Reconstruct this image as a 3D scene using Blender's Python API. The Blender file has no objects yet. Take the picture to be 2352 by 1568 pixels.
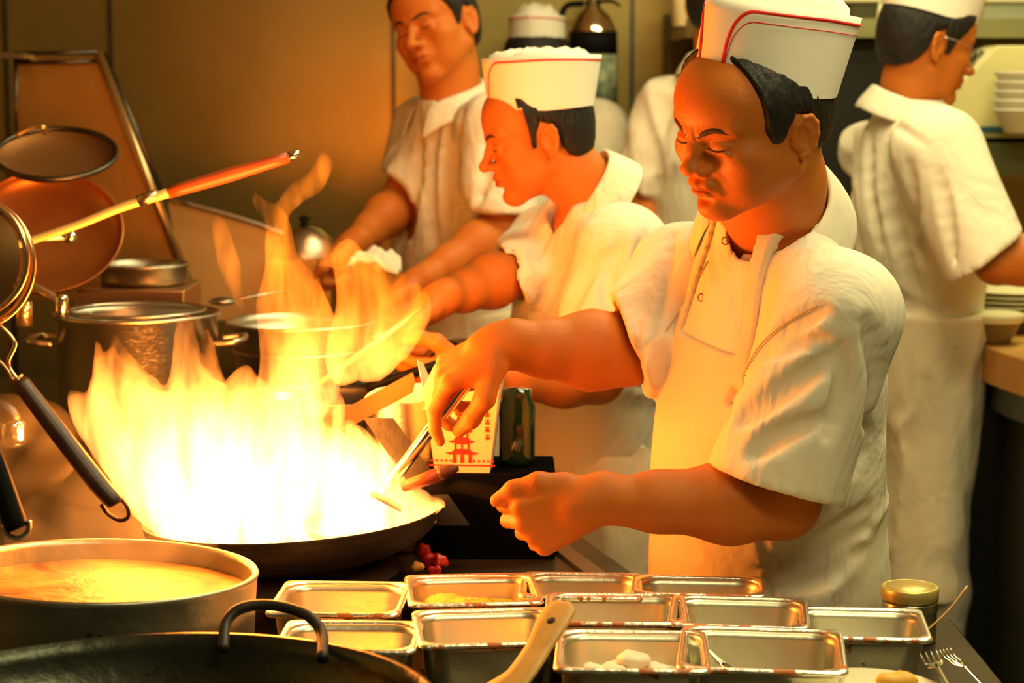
import bpy, math, random
import numpy as np
random.seed(7); np.random.seed(7)
SC = bpy.context.scene
# ------------------------------------------------------------ camera
CAMZ, PITCH, FPX = 1.60, math.radians(7.3), 4600.0
CP, SP = math.cos(PITCH), math.sin(PITCH)
cam_data = bpy.data.cameras.new('camera'); cam = bpy.data.objects.new('camera', cam_data)
SC.collection.objects.link(cam); SC.camera = cam
cam.location = (0, 0, CAMZ); cam.rotation_euler = (math.pi/2-PITCH, 0, 0)
cam_data.sensor_width = 36.0; cam_data.lens = FPX/2352*36.0
cam_data.dof.use_dof = True; cam_data.dof.focus_distance = 2.65; cam_data.dof.aperture_fstop = 5.0
# ------------------------------------------------------------ world, exposure, room lights
w = bpy.data.worlds.new('world'); SC.world = w; w.use_nodes = True
w.node_tree.nodes['Background'].inputs[0].default_value = (.60, .52, .20, 1)
w.node_tree.nodes['Background'].inputs[1].default_value = .07
SC.view_settings.view_transform = 'Standard'; SC.view_settings.look = 'None'
SC.view_settings.gamma = 1.0; SC.view_settings.exposure = 0.0; SC.view_settings.use_curve_mapping = False
SC.cycles.max_bounces = 6; SC.cycles.diffuse_bounces = 3; SC.cycles.glossy_bounces = 3
SC.cycles.transparent_max_bounces = 12; SC.cycles.volume_step_rate = 2.0; SC.cycles.volume_bounces = 0
SC.cycles.sample_clamp_indirect = 4.0
D0 = math.radians
def lamp(kind, name, loc, energy, col, size=.3, sizey=None, rot=(0,0,0)):
    l = bpy.data.lights.new(name, kind); l.energy = energy; l.color = col
    if kind == 'AREA':
        l.size = size
        if sizey: l.shape = 'RECTANGLE'; l.size_y = sizey
    else: l.shadow_soft_size = size
    o = bpy.data.objects.new(name, l); SC.collection.objects.link(o); o.location = loc; o.rotation_euler = rot
    return o
TUBE = (1.0, .88, .46)
lamp('AREA', 'ceiling_light_front', (.95, 2.55, 2.78), 30, TUBE, 1.2, .35)
lamp('AREA', 'ceiling_light_middle', (.7, 3.8, 2.78), 25, TUBE, 1.2, .35)
lamp('AREA', 'ceiling_light_back', (1.6, 4.6, 2.78), 14, TUBE, .5, 1.0)
lamp('AREA', 'ceiling_light_pass', (.75, .9, 2.70), 19, TUBE, 1.2, .35, rot=(D0(38), 0, 0))
FIRE = (1.0, .27, .03)
# ------------------------------------------------------------ pixel + distance -> point in the room
def P(px, py, t):
    v = (784-py)/FPX
    return np.array([(px-1176)/FPX*t, t*(CP+v*SP), CAMZ+t*(v*CP-SP)])
def Q(px, py, z):
    v = (784-py)/FPX
    return P(px, py, (z-CAMZ)/(v*CP-SP))
def nrm(v): v = np.asarray(v, float); return v/np.linalg.norm(v)
def A(*v): return np.array(v, float)
# ------------------------------------------------------------ materials
MATS = {}
def mat(name, col=(.8,.8,.8), rough=.5, metal=0, bump=0, bscale=30, bstretch=(1,1,1), var=0, vscale=8, vcol=None,
        spots=0, scol=(.3,.1,.02), sscale=60, sss=0, spec=.5, coat=0, trans=0, emis=None, estr=0, vstretch=(1,1,1), distort=0, tint=None):
    if name in MATS: return MATS[name]
    m = bpy.data.materials.new(name); MATS[name] = m; m.use_nodes = True
    nt = m.node_tree; N = nt.nodes; L = nt.links; b = N['Principled BSDF']
    b.inputs['Base Color'].default_value = (*col, 1); b.inputs['Roughness'].default_value = rough
    b.inputs['Metallic'].default_value = metal; b.inputs['Specular IOR Level'].default_value = spec
    b.inputs['Coat Weight'].default_value = coat; b.inputs['Transmission Weight'].default_value = trans
    if sss:
        b.inputs['Subsurface Weight'].default_value = sss; b.inputs['Subsurface Radius'].default_value = (.012,.004,.002)
        b.inputs['Subsurface Scale'].default_value = 1
    if emis: b.inputs['Emission Color'].default_value = (*emis, 1); b.inputs['Emission Strength'].default_value = estr
    tc = N.new('ShaderNodeTexCoord')
    def noise(scale, stretch, detail=4, dist=0):
        mp = N.new('ShaderNodeMapping'); mp.inputs['Scale'].default_value = stretch
        L.new(tc.outputs['Object'], mp.inputs[0])
        n = N.new('ShaderNodeTexNoise'); n.inputs['Scale'].default_value = scale; n.inputs['Detail'].default_value = detail
        n.inputs['Distortion'].default_value = dist
        L.new(mp.outputs[0], n.inputs['Vector']); return n
    cur = None
    def mix(fac, a, bcol):
        mx = N.new('ShaderNodeMix'); mx.data_type = 'RGBA'
        if isinstance(a, tuple): mx.inputs[6].default_value = (*a, 1)
        else: L.new(a, mx.inputs[6])
        mx.inputs[7].default_value = (*bcol, 1); L.new(fac, mx.inputs[0]); return mx.outputs[2]
    if var:
        n = noise(vscale, vstretch, 5, distort); r = N.new('ShaderNodeMapRange'); r.inputs[1].default_value = .35; r.inputs[2].default_value = .68
        r.inputs[4].default_value = var; L.new(n.outputs[0], r.inputs[0])
        cur = mix(r.outputs[0], col, vcol or tuple(c*.5 for c in col))
    if spots:
        n = noise(sscale, (1,1,1), 3); n2 = noise(sscale*.13, (1,1,1), 2)
        ad = N.new('ShaderNodeMath'); ad.operation = 'ADD'; L.new(n.outputs[0], ad.inputs[0]); L.new(n2.outputs[0], ad.inputs[1])
        r = N.new('ShaderNodeMapRange'); r.inputs[1].default_value = 1.36-spots*.2; r.inputs[2].default_value = 1.40-spots*.2
        L.new(ad.outputs[0], r.inputs[0]); cur = mix(r.outputs[0], cur or col, scol)
        if metal:
            mr = N.new('ShaderNodeMapRange'); mr.inputs[3].default_value = metal; mr.inputs[4].default_value = 0
            L.new(r.outputs[0], mr.inputs[0]); L.new(mr.outputs[0], b.inputs['Metallic'])
    if tint:
        at = N.new('ShaderNodeAttribute'); at.attribute_name = 'tint'
        cur = mix(at.outputs['Fac'], cur or col, tint)
    if cur: L.new(cur, b.inputs['Base Color'])
    if bump:
        n = noise(bscale, bstretch, 4, distort); bp = N.new('ShaderNodeBump'); bp.inputs['Strength'].default_value = 1
        bp.inputs['Distance'].default_value = bump; L.new(n.outputs[0], bp.inputs['Height']); L.new(bp.outputs[0], b.inputs['Normal'])
    return m
STEEL = mat('brushed_steel', (.60,.56,.46), .28, 1, .0006, 60, (1,1,14), var=.5, vscale=6, vcol=(.36,.33,.24))
PANSTEEL = mat('food_pan_steel', (.82,.78,.60), .36, 1, .0003, 90, (1,1,1), var=.35, vscale=9, vcol=(.48,.42,.28), spots=.5, scol=(.30,.09,.015), sscale=55)
RIMSTEEL = mat('food_pan_rim_steel', (.95,.90,.74), .34, 1, .0015, 70, spots=1.15, scol=(.55,.16,.03), sscale=45)
DARKSTEEL = mat('dark_steel', (.13,.12,.10), .38, 1, .0008, 40, var=.6, vscale=7, vcol=(.04,.035,.03))
IRON = mat('black_iron', (.018,.016,.014), .5, .15, .001, 60, var=.6, vscale=12, vcol=(.05,.035,.02))
CHROME = mat('chrome', (.8,.76,.66), .12, 1)
ALU = mat('worn_aluminium', (.40,.39,.30), .40, .9, .0012, 45, var=.7, vscale=5, vcol=(.2,.2,.14), spots=.35, scol=(.02,.018,.01), sscale=70)
SKIN = mat('skin', (.56,.165,.022), .5, 0, .0006, 220, sss=.12, tint=(.36,.06,.025), var=.25, vscale=14, vcol=(.50,.13,.016), spec=.22)
HAIR = mat('black_hair', (.012,.010,.008), .55, 0, .0025, 260, (1,1,.25), spec=.35)
BROW = mat('eyebrow_hair', (.05,.02,.012), .8)
LASH = mat('eyelash_dark', (.06,.015,.01), .8)
CLOTH = mat('white_cotton', (.80,.74,.58), .9, 0, .022, 9, (1,1,.45), spec=.15, distort=.6, var=.12, vscale=5, vcol=(.70,.60,.42))
APRON = mat('white_apron_cotton', (.78,.68,.48), .92, 0, .012, 9, (1,1,.6), spec=.1, distort=.5, var=.3, vscale=9, vcol=(.72,.58,.34), spots=.03, scol=(.50,.27,.12), sscale=38)
PAPER = mat('white_paper', (.86,.82,.70), .8, 0, .0008, 12)
RED = mat('red_print', (.72,.015,.008), .6)
TROUS = mat('grey_trousers', (.42,.38,.30), .9, 0, .004, 12)
SHOE = mat('black_shoe', (.01,.01,.01), .5)
PLAST = mat('black_plastic', (.008,.008,.007), .55, spec=.06)
HANDLE = mat('matte_black_handle', (.004,.004,.004), .9, spec=0)
WOODD = mat('dark_brown_wood', (.055,.02,.01), .42, 0, .0012, 60, (1,1,.15), var=.7, vscale=30, vcol=(.16,.06,.025), vstretch=(1,1,.2))
WOODR = mat('red_brown_wood', (.42,.085,.02), .4, 0, .0005, 60, var=.4, vscale=20, vcol=(.25,.04,.01))
WOODL = mat('pale_wood', (.62,.34,.08), .5, 0, .0006, 30, (1,1,.2), var=.5, vscale=14, vcol=(.48,.22,.045), distort=1)
# ------------------------------------------------------------ mesh helpers (all in room coordinates)
I3 = np.eye(3)
def Rz(a): c,s = math.cos(a), math.sin(a); return A([c,-s,0],[s,c,0],[0,0,1])
def Ry(a): c,s = math.cos(a), math.sin(a); return A([c,0,s],[0,1,0],[-s,0,c])
def Rx(a): c,s = math.cos(a), math.sin(a); return A([1,0,0],[0,c,-s],[0,s,c])
def D(x): return math.radians(x)
def frame(z, x=None):
    z = nrm(z); x = A(1,0,0) if x is None else np.asarray(x, float)
    if abs(np.dot(nrm(x), z)) > .98: x = A(0,1,0)
    x = nrm(x-np.dot(x,z)*z); return np.column_stack([x, np.cross(z,x), z])
def join(*ms):
    V, F, n = [], [], 0
    for v, f in ms:
        V.append(np.asarray(v, float)); F += [tuple(i+n for i in q) for q in f]; n += len(v)
    return np.vstack(V), F
def xf(m, R=I3, o=(0,0,0), s=1.0): return (np.asarray(m[0])*s)@np.asarray(R).T+np.asarray(o), m[1]
def box(c, size, R=I3):
    sx, sy, sz = [k/2 for k in size]
    V = A(*[[x,y,z] for x in (-sx,sx) for y in (-sy,sy) for z in (-sz,sz)])
    F = [(0,1,3,2),(4,6,7,5),(0,4,5,1),(2,3,7,6),(0,2,6,4),(1,5,7,3)]
    return V@np.asarray(R).T+np.asarray(c, float), F
def loft(rings, cap0=True, cap1=True, wrap=False):
    n = len(rings[0]); V = np.vstack(rings); F = []; m = len(rings)
    for i in range(m if wrap else m-1):
        j = (i+1) % m
        for k in range(n):
            l = (k+1) % n; F.append((i*n+k, i*n+l, j*n+l, j*n+k))
    if not wrap:
        if cap0: F.append(tuple(range(n))[::-1])
        if cap1: F.append(tuple(range((m-1)*n, m*n)))
    return V, F
def lathe(prof, n=48, o=(0,0,0), R=I3, s=1.0, cap0=False, cap1=False):
    a = np.arange(n)/n*2*math.pi
    rings = [np.column_stack([r*np.cos(a), r*np.sin(a), np.full(n, z)]) for r, z in prof]
    return xf(loft(rings, cap0, cap1), R, o, s)
def smooth_path(pts, n=8):
    p = np.asarray(pts, float)
    if len(p) < 3: return p
    q = np.vstack([2*p[0]-p[1], p, 2*p[-1]-p[-2]]); out = []
    for i in range(1, len(q)-2):
        for t in np.arange(n)/n:
            a, b, c, d = q[i-1], q[i], q[i+1], q[i+2]
            out.append(.5*((2*b)+(c-a)*t+(2*a-5*b+4*c-d)*t*t+(-a+3*b-3*c+d)*t**3))
    out.append(p[-1]); return np.array(out)
def tube(pts, r, n=12, closed=False, sm=0, flat=1.0, up=None):
    p = smooth_path(pts, sm) if sm else np.asarray(pts, float); m = len(p)
    rr = np.full(m, r) if np.isscalar(r) else np.interp(np.linspace(0,1,m), np.linspace(0,1,len(r)), r)
    T = np.array([nrm(p[(i+1)%m]-p[i-1]) if closed else nrm(p[min(i+1,m-1)]-p[max(i-1,0)]) for i in range(m)])
    x = np.cross(T[0], A(.31,.2,.93)) if up is None else np.asarray(up, float)
    x = nrm(x-np.dot(x,T[0])*T[0]); a = np.arange(n)/n*2*math.pi; rings = []
    for i in range(m):
        x = nrm(x-np.dot(x,T[i])*T[i]); y = np.cross(T[i], x)
        rings.append(p[i]+rr[i]*(np.outer(np.cos(a),x)+flat*np.outer(np.sin(a),y)))
    return loft(rings, wrap=closed)
def rrect(w_, d_, r, z, n=6):
    out = []
    for cx, cy, a0 in ((w_/2-r, d_/2-r, 0), (-w_/2+r, d_/2-r, 90), (-w_/2+r, -d_/2+r, 180), (w_/2-r, -d_/2+r, 270)):
        for k in range(n+1):
            a = D(a0+90*k/n); out.append((cx+r*math.cos(a), cy+r*math.sin(a), z))
    return np.array(out)
def obj(name, m, material, parent=None, smooth=True, bevel=0, loc=None, solid=0, sub=0, tint=None):
    V, F = m; V = np.asarray(V, float)
    o_loc = np.zeros(3)
    if parent is not None: o_loc = np.array(parent['_o'])
    elif loc is not None: o_loc = np.asarray(loc, float)
    else: o_loc = A((V[:,0].min()+V[:,0].max())/2, (V[:,1].min()+V[:,1].max())/2, V[:,2].min())
    me = bpy.data.meshes.new(name)
    if isinstance(F, np.ndarray):
        me.vertices.add(len(V)); me.vertices.foreach_set('co', (V-o_loc).astype(np.float32).ravel())
        me.loops.add(F.size); me.loops.foreach_set('vertex_index', F.astype(np.int32).ravel())
        me.polygons.add(len(F)); me.polygons.foreach_set('loop_start', np.arange(0, F.size, F.shape[1], dtype=np.int32))
        me.polygons.foreach_set('loop_total', np.full(len(F), F.shape[1], dtype=np.int32)); me.update(calc_edges=True)
    else: me.from_pydata((V-o_loc).tolist(), [], F)
    me.validate(); me.update()
    if tint is not None:
        at = me.attributes.new('tint', 'FLOAT', 'POINT'); at.data.foreach_set('value', np.asarray(tint, np.float32))
    me.materials.append(material)
    o = bpy.data.objects.new(name, me); SC.collection.objects.link(o)
    me.polygons.foreach_set('use_smooth', [bool(smooth)]*len(me.polygons))
    o['_o'] = [float(k) for k in o_loc]
    if parent is not None: o.parent = parent
    else: o.location = o_loc
    if smooth == 'auto':
        for p_ in me.polygons: pass
    if solid: md = o.modifiers.new('solid','SOLIDIFY'); md.thickness = solid; md.offset = 0
    if bevel: md = o.modifiers.new('bevel','BEVEL'); md.width = bevel; md.segments = 2; md.limit_method = 'ANGLE'; md.angle_limit = D(40)
    if sub: md = o.modifiers.new('sub','SUBSURF'); md.levels = sub; md.render_levels = sub
    return o
def obja(name, m, material, parent=None, ang=35, **k):
    o = obj(name, m, material, parent, **k)
    try: o.data.shade_auto_smooth
    except Exception: pass
    me = o.data
    import bmesh
    bm = bmesh.new(); bm.from_mesh(me)
    bmesh.ops.recalc_face_normals(bm, faces=bm.faces)
    for e in bm.edges:
        if len(e.link_faces) == 2 and e.calc_face_angle(0) > D(ang): e.smooth = False
    bm.to_mesh(me); bm.free(); return o
def empty(name, loc):
    o = bpy.data.objects.new(name, None); SC.collection.objects.link(o); o.location = [float(k) for k in loc]
    o.empty_display_size = .05; o['_o'] = [float(k) for k in loc]; return o
def tag(o, label=None, cat=None, group=None, kind=None):
    if label: o['label'] = label
    if cat: o['category'] = cat
    if group: o['group'] = group
    if kind: o['kind'] = kind
    return o
def struct(name, m, material, label=None, **k):
    o = obja(name, m, material, **k); o['kind'] = 'structure'
    if label: o['label'] = label
    return o
# ------------------------------------------------------------ signed distance fields -> meshes
def smin(a, b, k):
    if k <= 0: return np.minimum(a, b)
    h = np.clip(.5+.5*(b-a)/k, 0, 1); return b*(1-h)+a*h-k*h*(1-h)
def smax(a, b, k): return -smin(-a, -b, k)
def f_ell(c, r, R=None):
    c = np.asarray(c, float); r = np.asarray(r, float)
    def f(p):
        q = p-c
        if R is not None: q = q@R
        k0 = np.linalg.norm(q/r, axis=1); k1 = np.linalg.norm(q/(r*r), axis=1)
        return k0*(k0-1)/np.maximum(k1, 1e-6)
    return f, c, float(max(r))
def f_cap(a, b, ra, rb):
    a = np.asarray(a, float); b = np.asarray(b, float); ab = b-a; L2 = max(ab@ab, 1e-9)
    def f(p):
        h = np.clip((p-a)@ab/L2, 0, 1)
        return np.linalg.norm(p-a-h[:,None]*ab, axis=1)-(ra+(rb-ra)*h)
    return f, (a+b)/2, math.sqrt(L2)/2+max(ra, rb)
def vnoise(p, seed=0):
    i = np.floor(p).astype(np.int64); f = p-i; u = f*f*(3-2*f)
    def h(ix, iy, iz):
        n = (ix*73856093) ^ (iy*19349663) ^ (iz*83492791) ^ (seed*2654435761)
        n = (n ^ (n >> 13))*1274126177 & 0x7fffffff; n = n ^ (n >> 16)
        return (n & 0xffff)/65535.
    x, y, z = i.T; r = 0
    for dx in (0,1):
        for dy in (0,1):
            for dz in (0,1):
                wgt = (u[:,0] if dx else 1-u[:,0])*(u[:,1] if dy else 1-u[:,1])*(u[:,2] if dz else 1-u[:,2])
                r = r+wgt*h(x+dx, y+dy, z+dz)
    return r
class Field:
    def __init__(s): s.p = []
    def add(s, prim, op='u', k=0.0):
        f, c, R = prim; s.p.append((f, c, R, op, k)); return s
    def ell(s, c, r, op='u', k=.01, R=None): return s.add(f_ell(c, r, R), op, k)
    def cap(s, a, b, ra, rb=None, op='u', k=.01): return s.add(f_cap(a, b, ra, ra if rb is None else rb), op, k)
    def chain(s, pts, rs, op='u', k=.01):
        for i in range(len(pts)-1): s.cap(pts[i], pts[i+1], rs[i], rs[i+1], op, k)
        return s
    def fn(s, f, op='i', k=0.): s.p.append((f, None, None, op, k)); return s
    def __call__(s, p, c=None, r=0):
        d = np.full(len(p), 9.)
        for f, cc, R, op, k in s.p:
            if c is not None and R is not None and np.linalg.norm(cc-c) > R+r+k*1.5+.01: continue
            v = f(p)
            if op == 'u': d = smin(d, v, k)
            elif op == 's': d = smax(d, -v, k)
            elif op == 'i': d = smax(d, v, k)
            elif op == 'd': d = d+v
        return d
def mesh_field(f, lo, hi, h, B=16, slack=1.5):
    lo = np.asarray(lo, float); hi = np.asarray(hi, float)
    nb = np.maximum(1, np.ceil((hi-lo)/(B*h)).astype(int)); NN = nb*B+3
    bi = np.array([(i,j,k) for i in range(nb[0]) for j in range(nb[1]) for k in range(nb[2])])
    cen = lo+(bi+.5)*B*h; d0 = f(cen); rad = B*h*.87
    act = bi[np.abs(d0) < rad*slack+.01]
    g = np.arange(-1, B+1); GX, GY, GZ = np.meshgrid(g, g, g, indexing='ij')
    G = np.stack([GX,GY,GZ], -1).reshape(-1,3); n = B+2
    ids, pos, quads = [], [], []
    offs = [(0,0,0),(1,0,0),(0,1,0),(1,1,0),(0,0,1),(1,0,1),(0,1,1),(1,1,1)]
    edges = [(0,1),(2,3),(4,5),(6,7),(0,2),(1,3),(4,6),(5,7),(0,4),(1,5),(2,6),(3,7)]
    for b in act:
        base = b*B; pts = lo+(G+base)*h
        S = f(pts, lo+(b+.5)*B*h, rad+2*h).reshape(n,n,n)
        if S.min() > 0 or S.max() < 0: continue
        S = np.where(np.abs(S) < 1e-9, 1e-9, S); ins = S < 0
        C = np.stack([S[o[0]:n-1+o[0], o[1]:n-1+o[1], o[2]:n-1+o[2]] for o in offs], -1)
        ci = C < 0; mix = ci.any(-1) & ~ci.all(-1); mi = np.argwhere(mix); cc = C[mix]
        acc = np.zeros((len(mi),3)); cnt = np.zeros(len(mi)); O = np.array(offs, float)
        for e0, e1 in edges:
            x0, x1 = cc[:,e0], cc[:,e1]; m = (x0 < 0) != (x1 < 0)
            t = np.where(m, x0/np.where(m, x0-x1, 1), 0)
            acc += m[:,None]*(O[e0]+t[:,None]*(O[e1]-O[e0])); cnt += m
        pos.append(lo+(base-1+mi+acc/cnt[:,None])*h)
        gid = base-1+mi+1; ids.append((gid[:,0]*NN[1]+gid[:,1])*NN[2]+gid[:,2])
        def cid(a): a = a+base; return (a[:,0]*NN[1]+a[:,1])*NN[2]+a[:,2]
        for ax in range(3):
            a1, a2 = (ax+1)%3, (ax+2)%3
            s0 = ins[1:B+1,1:B+1,1:B+1]; sl = [slice(1,B+1)]*3; sl[ax] = slice(2,B+2); s1 = ins[tuple(sl)]
            ch = np.argwhere(s0 != s1)
            if not len(ch): continue
            out = s0[ch[:,0],ch[:,1],ch[:,2]]; c0 = ch+1
            e1 = np.zeros(3,int); e1[a1] = 1; e2 = np.zeros(3,int); e2[a2] = 1
            q = np.stack([cid(c0-e1-e2), cid(c0-e2), cid(c0), cid(c0-e1)], 1)
            q[~out] = q[~out][:,::-1]; quads.append(q)
    ids = np.concatenate(ids); pos = np.concatenate(pos); quads = np.concatenate(quads)
    u, first = np.unique(ids, return_index=True); V = pos[first]
    F = np.searchsorted(u, quads); F = np.minimum(F, len(u)-1)
    ok = (u[F] == quads).all(1); return V, F[ok]
def joinq(*ms):
    n = 0; V = []; F = []
    for v, f in ms: V.append(v); F.append(f+n); n += len(v)
    return np.vstack(V), np.vstack(F)
# ------------------------------------------------------------ people
def head_field(jaw=1.0, frown=0.0, lidopen=0.0, mouth=0.0, nose=1.0, full=1.0, chin=1.0):
    """head-local: x forward, y to its left, z up, origin between the ears at eye height"""
    f = Field()
    f.ell((-.014,0,.030), (.098,.077,.085), k=.0)
    f.ell((.030,0,.043), (.056,.066,.058), k=.03)
    f.ell((.024,0,-.030), (.060,.062*full,.072), k=.02)
    for s in (-1, 1):
        f.ell((.050,s*.043*full,-.024), (.028,.024,.023), k=.018)
        f.cap((.0,s*.052*jaw,-.055), (.064,s*.012,-.100*chin), .019, .015, k=.022)
        f.ell((.045,s*.036*full,-.055), (.026,.022,.030), k=.018)
    f.ell((.030,0,-.072), (.048,.045*jaw,.034), k=.02)
    f.ell((.066,0,-.052), (.028,.029,.030), k=.014)
    f.ell((.072,0,-.097*chin), (.019,.021,.017), k=.014)
    for s in (-1, 1):
        f.cap((.082,s*.011,.017-frown*.004), (.066,s*.047,.022), .010, .009, k=.012)
        f.ell((.097,s*.031,.001), (.015,.018,.0115), 's', .011)
        f.ell((.0715,s*.0305,-.001), (.0135,.0175,.0118), k=.003)
        f.cap((.0835,s*.016,-.0085),(.079,s*.046,-.0105), .0024, .0020, k=.006)
        f.cap((.090,s*.0195,-.0105),(.0865,s*.043,-.005), .0016, .0014, 's', .003)
        if frown:
            f.cap((.092,s*.006,.010), (.094,s*.004,.028), .0028, .0015, 's', .005)
            f.cap((.0925,s*.017,-.037), (.084,s*.030,-.058), .0030, .0022, 's', .008)
    f.chain([(.082,0,.014), (.091,0,-.006), (.106*nose,0,-.028)], [.0075,.0078,.0095], k=.009)
    f.ell((.1075*nose,0,-.031), (.0115,.0115,.0098), k=.007)
    for s in (-1, 1):
        f.ell((.094,s*.0140,-.0345), (.0115,.0072,.0082), k=.006)
        f.ell((.1000,s*.0058,-.0425), (.005,.0028,.003), 's', .002)
    dm = mouth*.006
    f.chain([(.0795,.0235,-.061-dm), (.0885,.012,-.0575), (.0925,0,-.0575), (.0885,-.012,-.0575), (.0795,-.0235,-.061-dm)], [.0035,.0058,.0062,.0058,.0035], k=.006)
    f.chain([(.0775,.020,-.0655-dm*.6), (.0865,.010,-.0685), (.0895,0,-.069), (.0865,-.010,-.0685), (.0775,-.020,-.0655-dm*.6)], [.0045,.0068,.0072,.0068,.0045], k=.005)
    f.chain([(.0865,.0255,-.0645-dm), (.0950,.012,-.063), (.0985,0,-.0628), (.0950,-.012,-.063), (.0865,-.0255,-.0645-dm)], [.0016,.0018,.002,.0018,.0016], 's', k=.002)
    f.ell((.094,0,-.082), (.010,.016,.005), 's', .008)
    for s in (-1, 1):                        # ears
        e1 = nrm(A(-.90, s*.38, 0)); e2 = nrm(A(-.20, s*.04, 1)); e3 = nrm(np.cross(e1, e2))*(-s if np.cross(e1, e2)[1]*s < 0 else 1)
        R = np.column_stack([e1, nrm(np.cross(e2, e1)), e2]); c = A(-.014, s*.0800, -.012)
        f.ell(c, (.0165,.0055,.0285), k=.004, R=R)
        f.ell(c-e1*.004+A(0,s*.0055,.0005), (.0088,.0048,.0150), 's', .003, R=R)
        pts = [c+e1*(.0150*math.cos(D(a))*(1 if a > -60 else .7))+e2*(.0270*math.sin(D(a)))+A(0,s*.0022,0) for a in (175,140,105,70,35,0,-35,-65,-95)]
        f.chain(pts, [.0022,.0030,.0036,.0038,.0037,.0035,.0034,.0044,.0048], k=.0025)
        f.cap(c-e1*.0135+e2*.002, c-e1*.0125-e2*.008, .0036, .0034, k=.004)
    return f
def cranium_field():
    f = Field(); f.ell((-.014,0,.030), (.098,.077,.085)); f.ell((.030,0,.043), (.056,.066,.058), k=.03)
    f.ell((-.045,0,-.022), (.052,.060,.06), k=.03); f.ell((.024,0,-.030), (.060,.062,.072), k=.02); return f
def ray(f, o, d):
    o = np.asarray(o, float); d = nrm(d)
    for _ in range(60):
        v = f(o[None])[0]
        if v < .0002: break
        o = o+d*max(v*.7, .0002)
    return o
def onto(fld, px, py, t0=2.2, off=.0015):
    a = P(px,py,t0); d = nrm(a-A(0,0,CAMZ)); q = a.copy()
    for _ in range(400):
        v = fld(q[None])[0]
        if v < .0003: return q-d*off
        q = q+d*max(min(v*.6, .05), .0004)
        if q[1] > 5.5: return None
    return None
def hand_prims(F, W, X, T, s=1.0, curls=None, thumb=None, spread=1.0):
    """W wrist, X along the hand, T towards the thumb side; fingers bend away from the back (X x T or its opposite given by curls sign)"""
    X = nrm(X); T = nrm(np.asarray(T)-np.dot(T,X)*X); Z = np.cross(X, T)   # back of hand = Z*side
    side = curls.pop('side'); Z = Z*side; M = np.column_stack([X,T,Z])
    g = lambda p: W+s*(M@np.asarray(p, float))
    F.cap(W-X*.02*s, g((.02,0,0)), .027*s, .029*s, k=.02)
    ys = (.030,.010,-.010,-.028)
    for y in ys: F.cap(g((.015,y*.7,0)), g((.082-abs(y-.01)*.25,y,-.001)), .0165*s, .0125*s, k=.010)
    F.ell(g((.045,.0,-.004)), (.045*s,.036*s,.0175*s), k=.01, R=M)
    F.ell(g((.030,.026,-.012)), (.030*s,.018*s,.018*s), k=.012, R=M)
    ln = ((.043,.026,.020),(.047,.029,.022),(.043,.027,.021),(.034,.020,.018)); tips = []
    for i, y in enumerate(ys):
        c = curls['f'][i]; p = A(.084-abs(y-.01)*.25, y, 0); a = 0; r = (.0100,.0102,.0097,.0086)[i]; pr = p.copy()
        sp = D((6,2,-3,-8)[i])*spread
        for j, L in enumerate(ln[i]):
            a += D(c[j]); q = pr+L*A(math.cos(a)*math.cos(sp), math.cos(a)*math.sin(sp), -math.sin(a))
            F.cap(g(pr), g(q), r*(1-.07*j)*s, r*(.92-.09*j)*s, k=.0035 if j else .007); pr = q
        tips.append(g(pr))
    th = thumb or [(.022,.030,-.010),(.055,.062,-.018),(.083,.070,-.022),(.105,.066,-.024)]
    F.chain([g(p) for p in th], [.0155*s,.0135*s,.0118*s,.0090*s], k=.008)
    return M, g, tips
def forearm(F, E, W, r0=.045, r1=.028, bul=.006):
    E = np.asarray(E); W = np.asarray(W)
    F.chain([E, E+.28*(W-E), E+.65*(W-E), W], [r0*.96, r0+bul, (r0+r1)/2, r1], k=.02)
def resample(tab):
    t = np.array(tab, float); z = np.linspace(t[0,0], t[-1,0], 60); out = [z]
    for c in range(1, t.shape[1]):
        m = np.gradient(t[:,c], t[:,0]); v = np.zeros_like(z)
        for n, zz in enumerate(z):
            i = min(max(np.searchsorted(t[:,0], zz)-1, 0), len(t)-2); h = t[i+1,0]-t[i,0]; u = (zz-t[i,0])/h
            v[n] = (2*u**3-3*u*u+1)*t[i,c]+(u**3-2*u*u+u)*h*m[i]+(-2*u**3+3*u*u)*t[i+1,c]+(u**3-u*u)*h*m[i+1]
        out.append(v)
    return out
def f_torso(o, M, tab):
    Z, Aw, Bd, C = resample(tab); o = np.asarray(o)
    def f(p):
        q = (p-o)@M; z = q[:,2]; a = np.interp(z, Z, Aw); b = np.interp(z, Z, Bd); c = np.interp(z, Z, C)
        x = (q[:,0]-c)/b; y = q[:,1]/a; k0 = np.sqrt(x*x+y*y)+1e-6; k1 = np.sqrt((x/b)**2+(y/a)**2)+1e-6
        d = k0*(k0-1)/k1
        return smax(d, np.maximum(z-Z[-1], Z[0]-z), .01)
    return f, None, None
def folds(o, M, amp, sc=(16,16,5), seed=1, tilt=.35):
    def f(p):
        q = (p-o)@M; q = q+np.column_stack([tilt*q[:,2], -tilt*q[:,2], 0*q[:,2]])
        wv = vnoise(q*7+3, seed+5)[:,None]*.9
        n = vnoise(q*np.array(sc)+wv*2, seed); m = vnoise(q*np.array(sc)*2.1+wv*3, seed+9)
        return amp*((np.sqrt(np.abs(2*n-1)+.02)-.66)*2.0+(m-.5)*.6)
    return f
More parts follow.
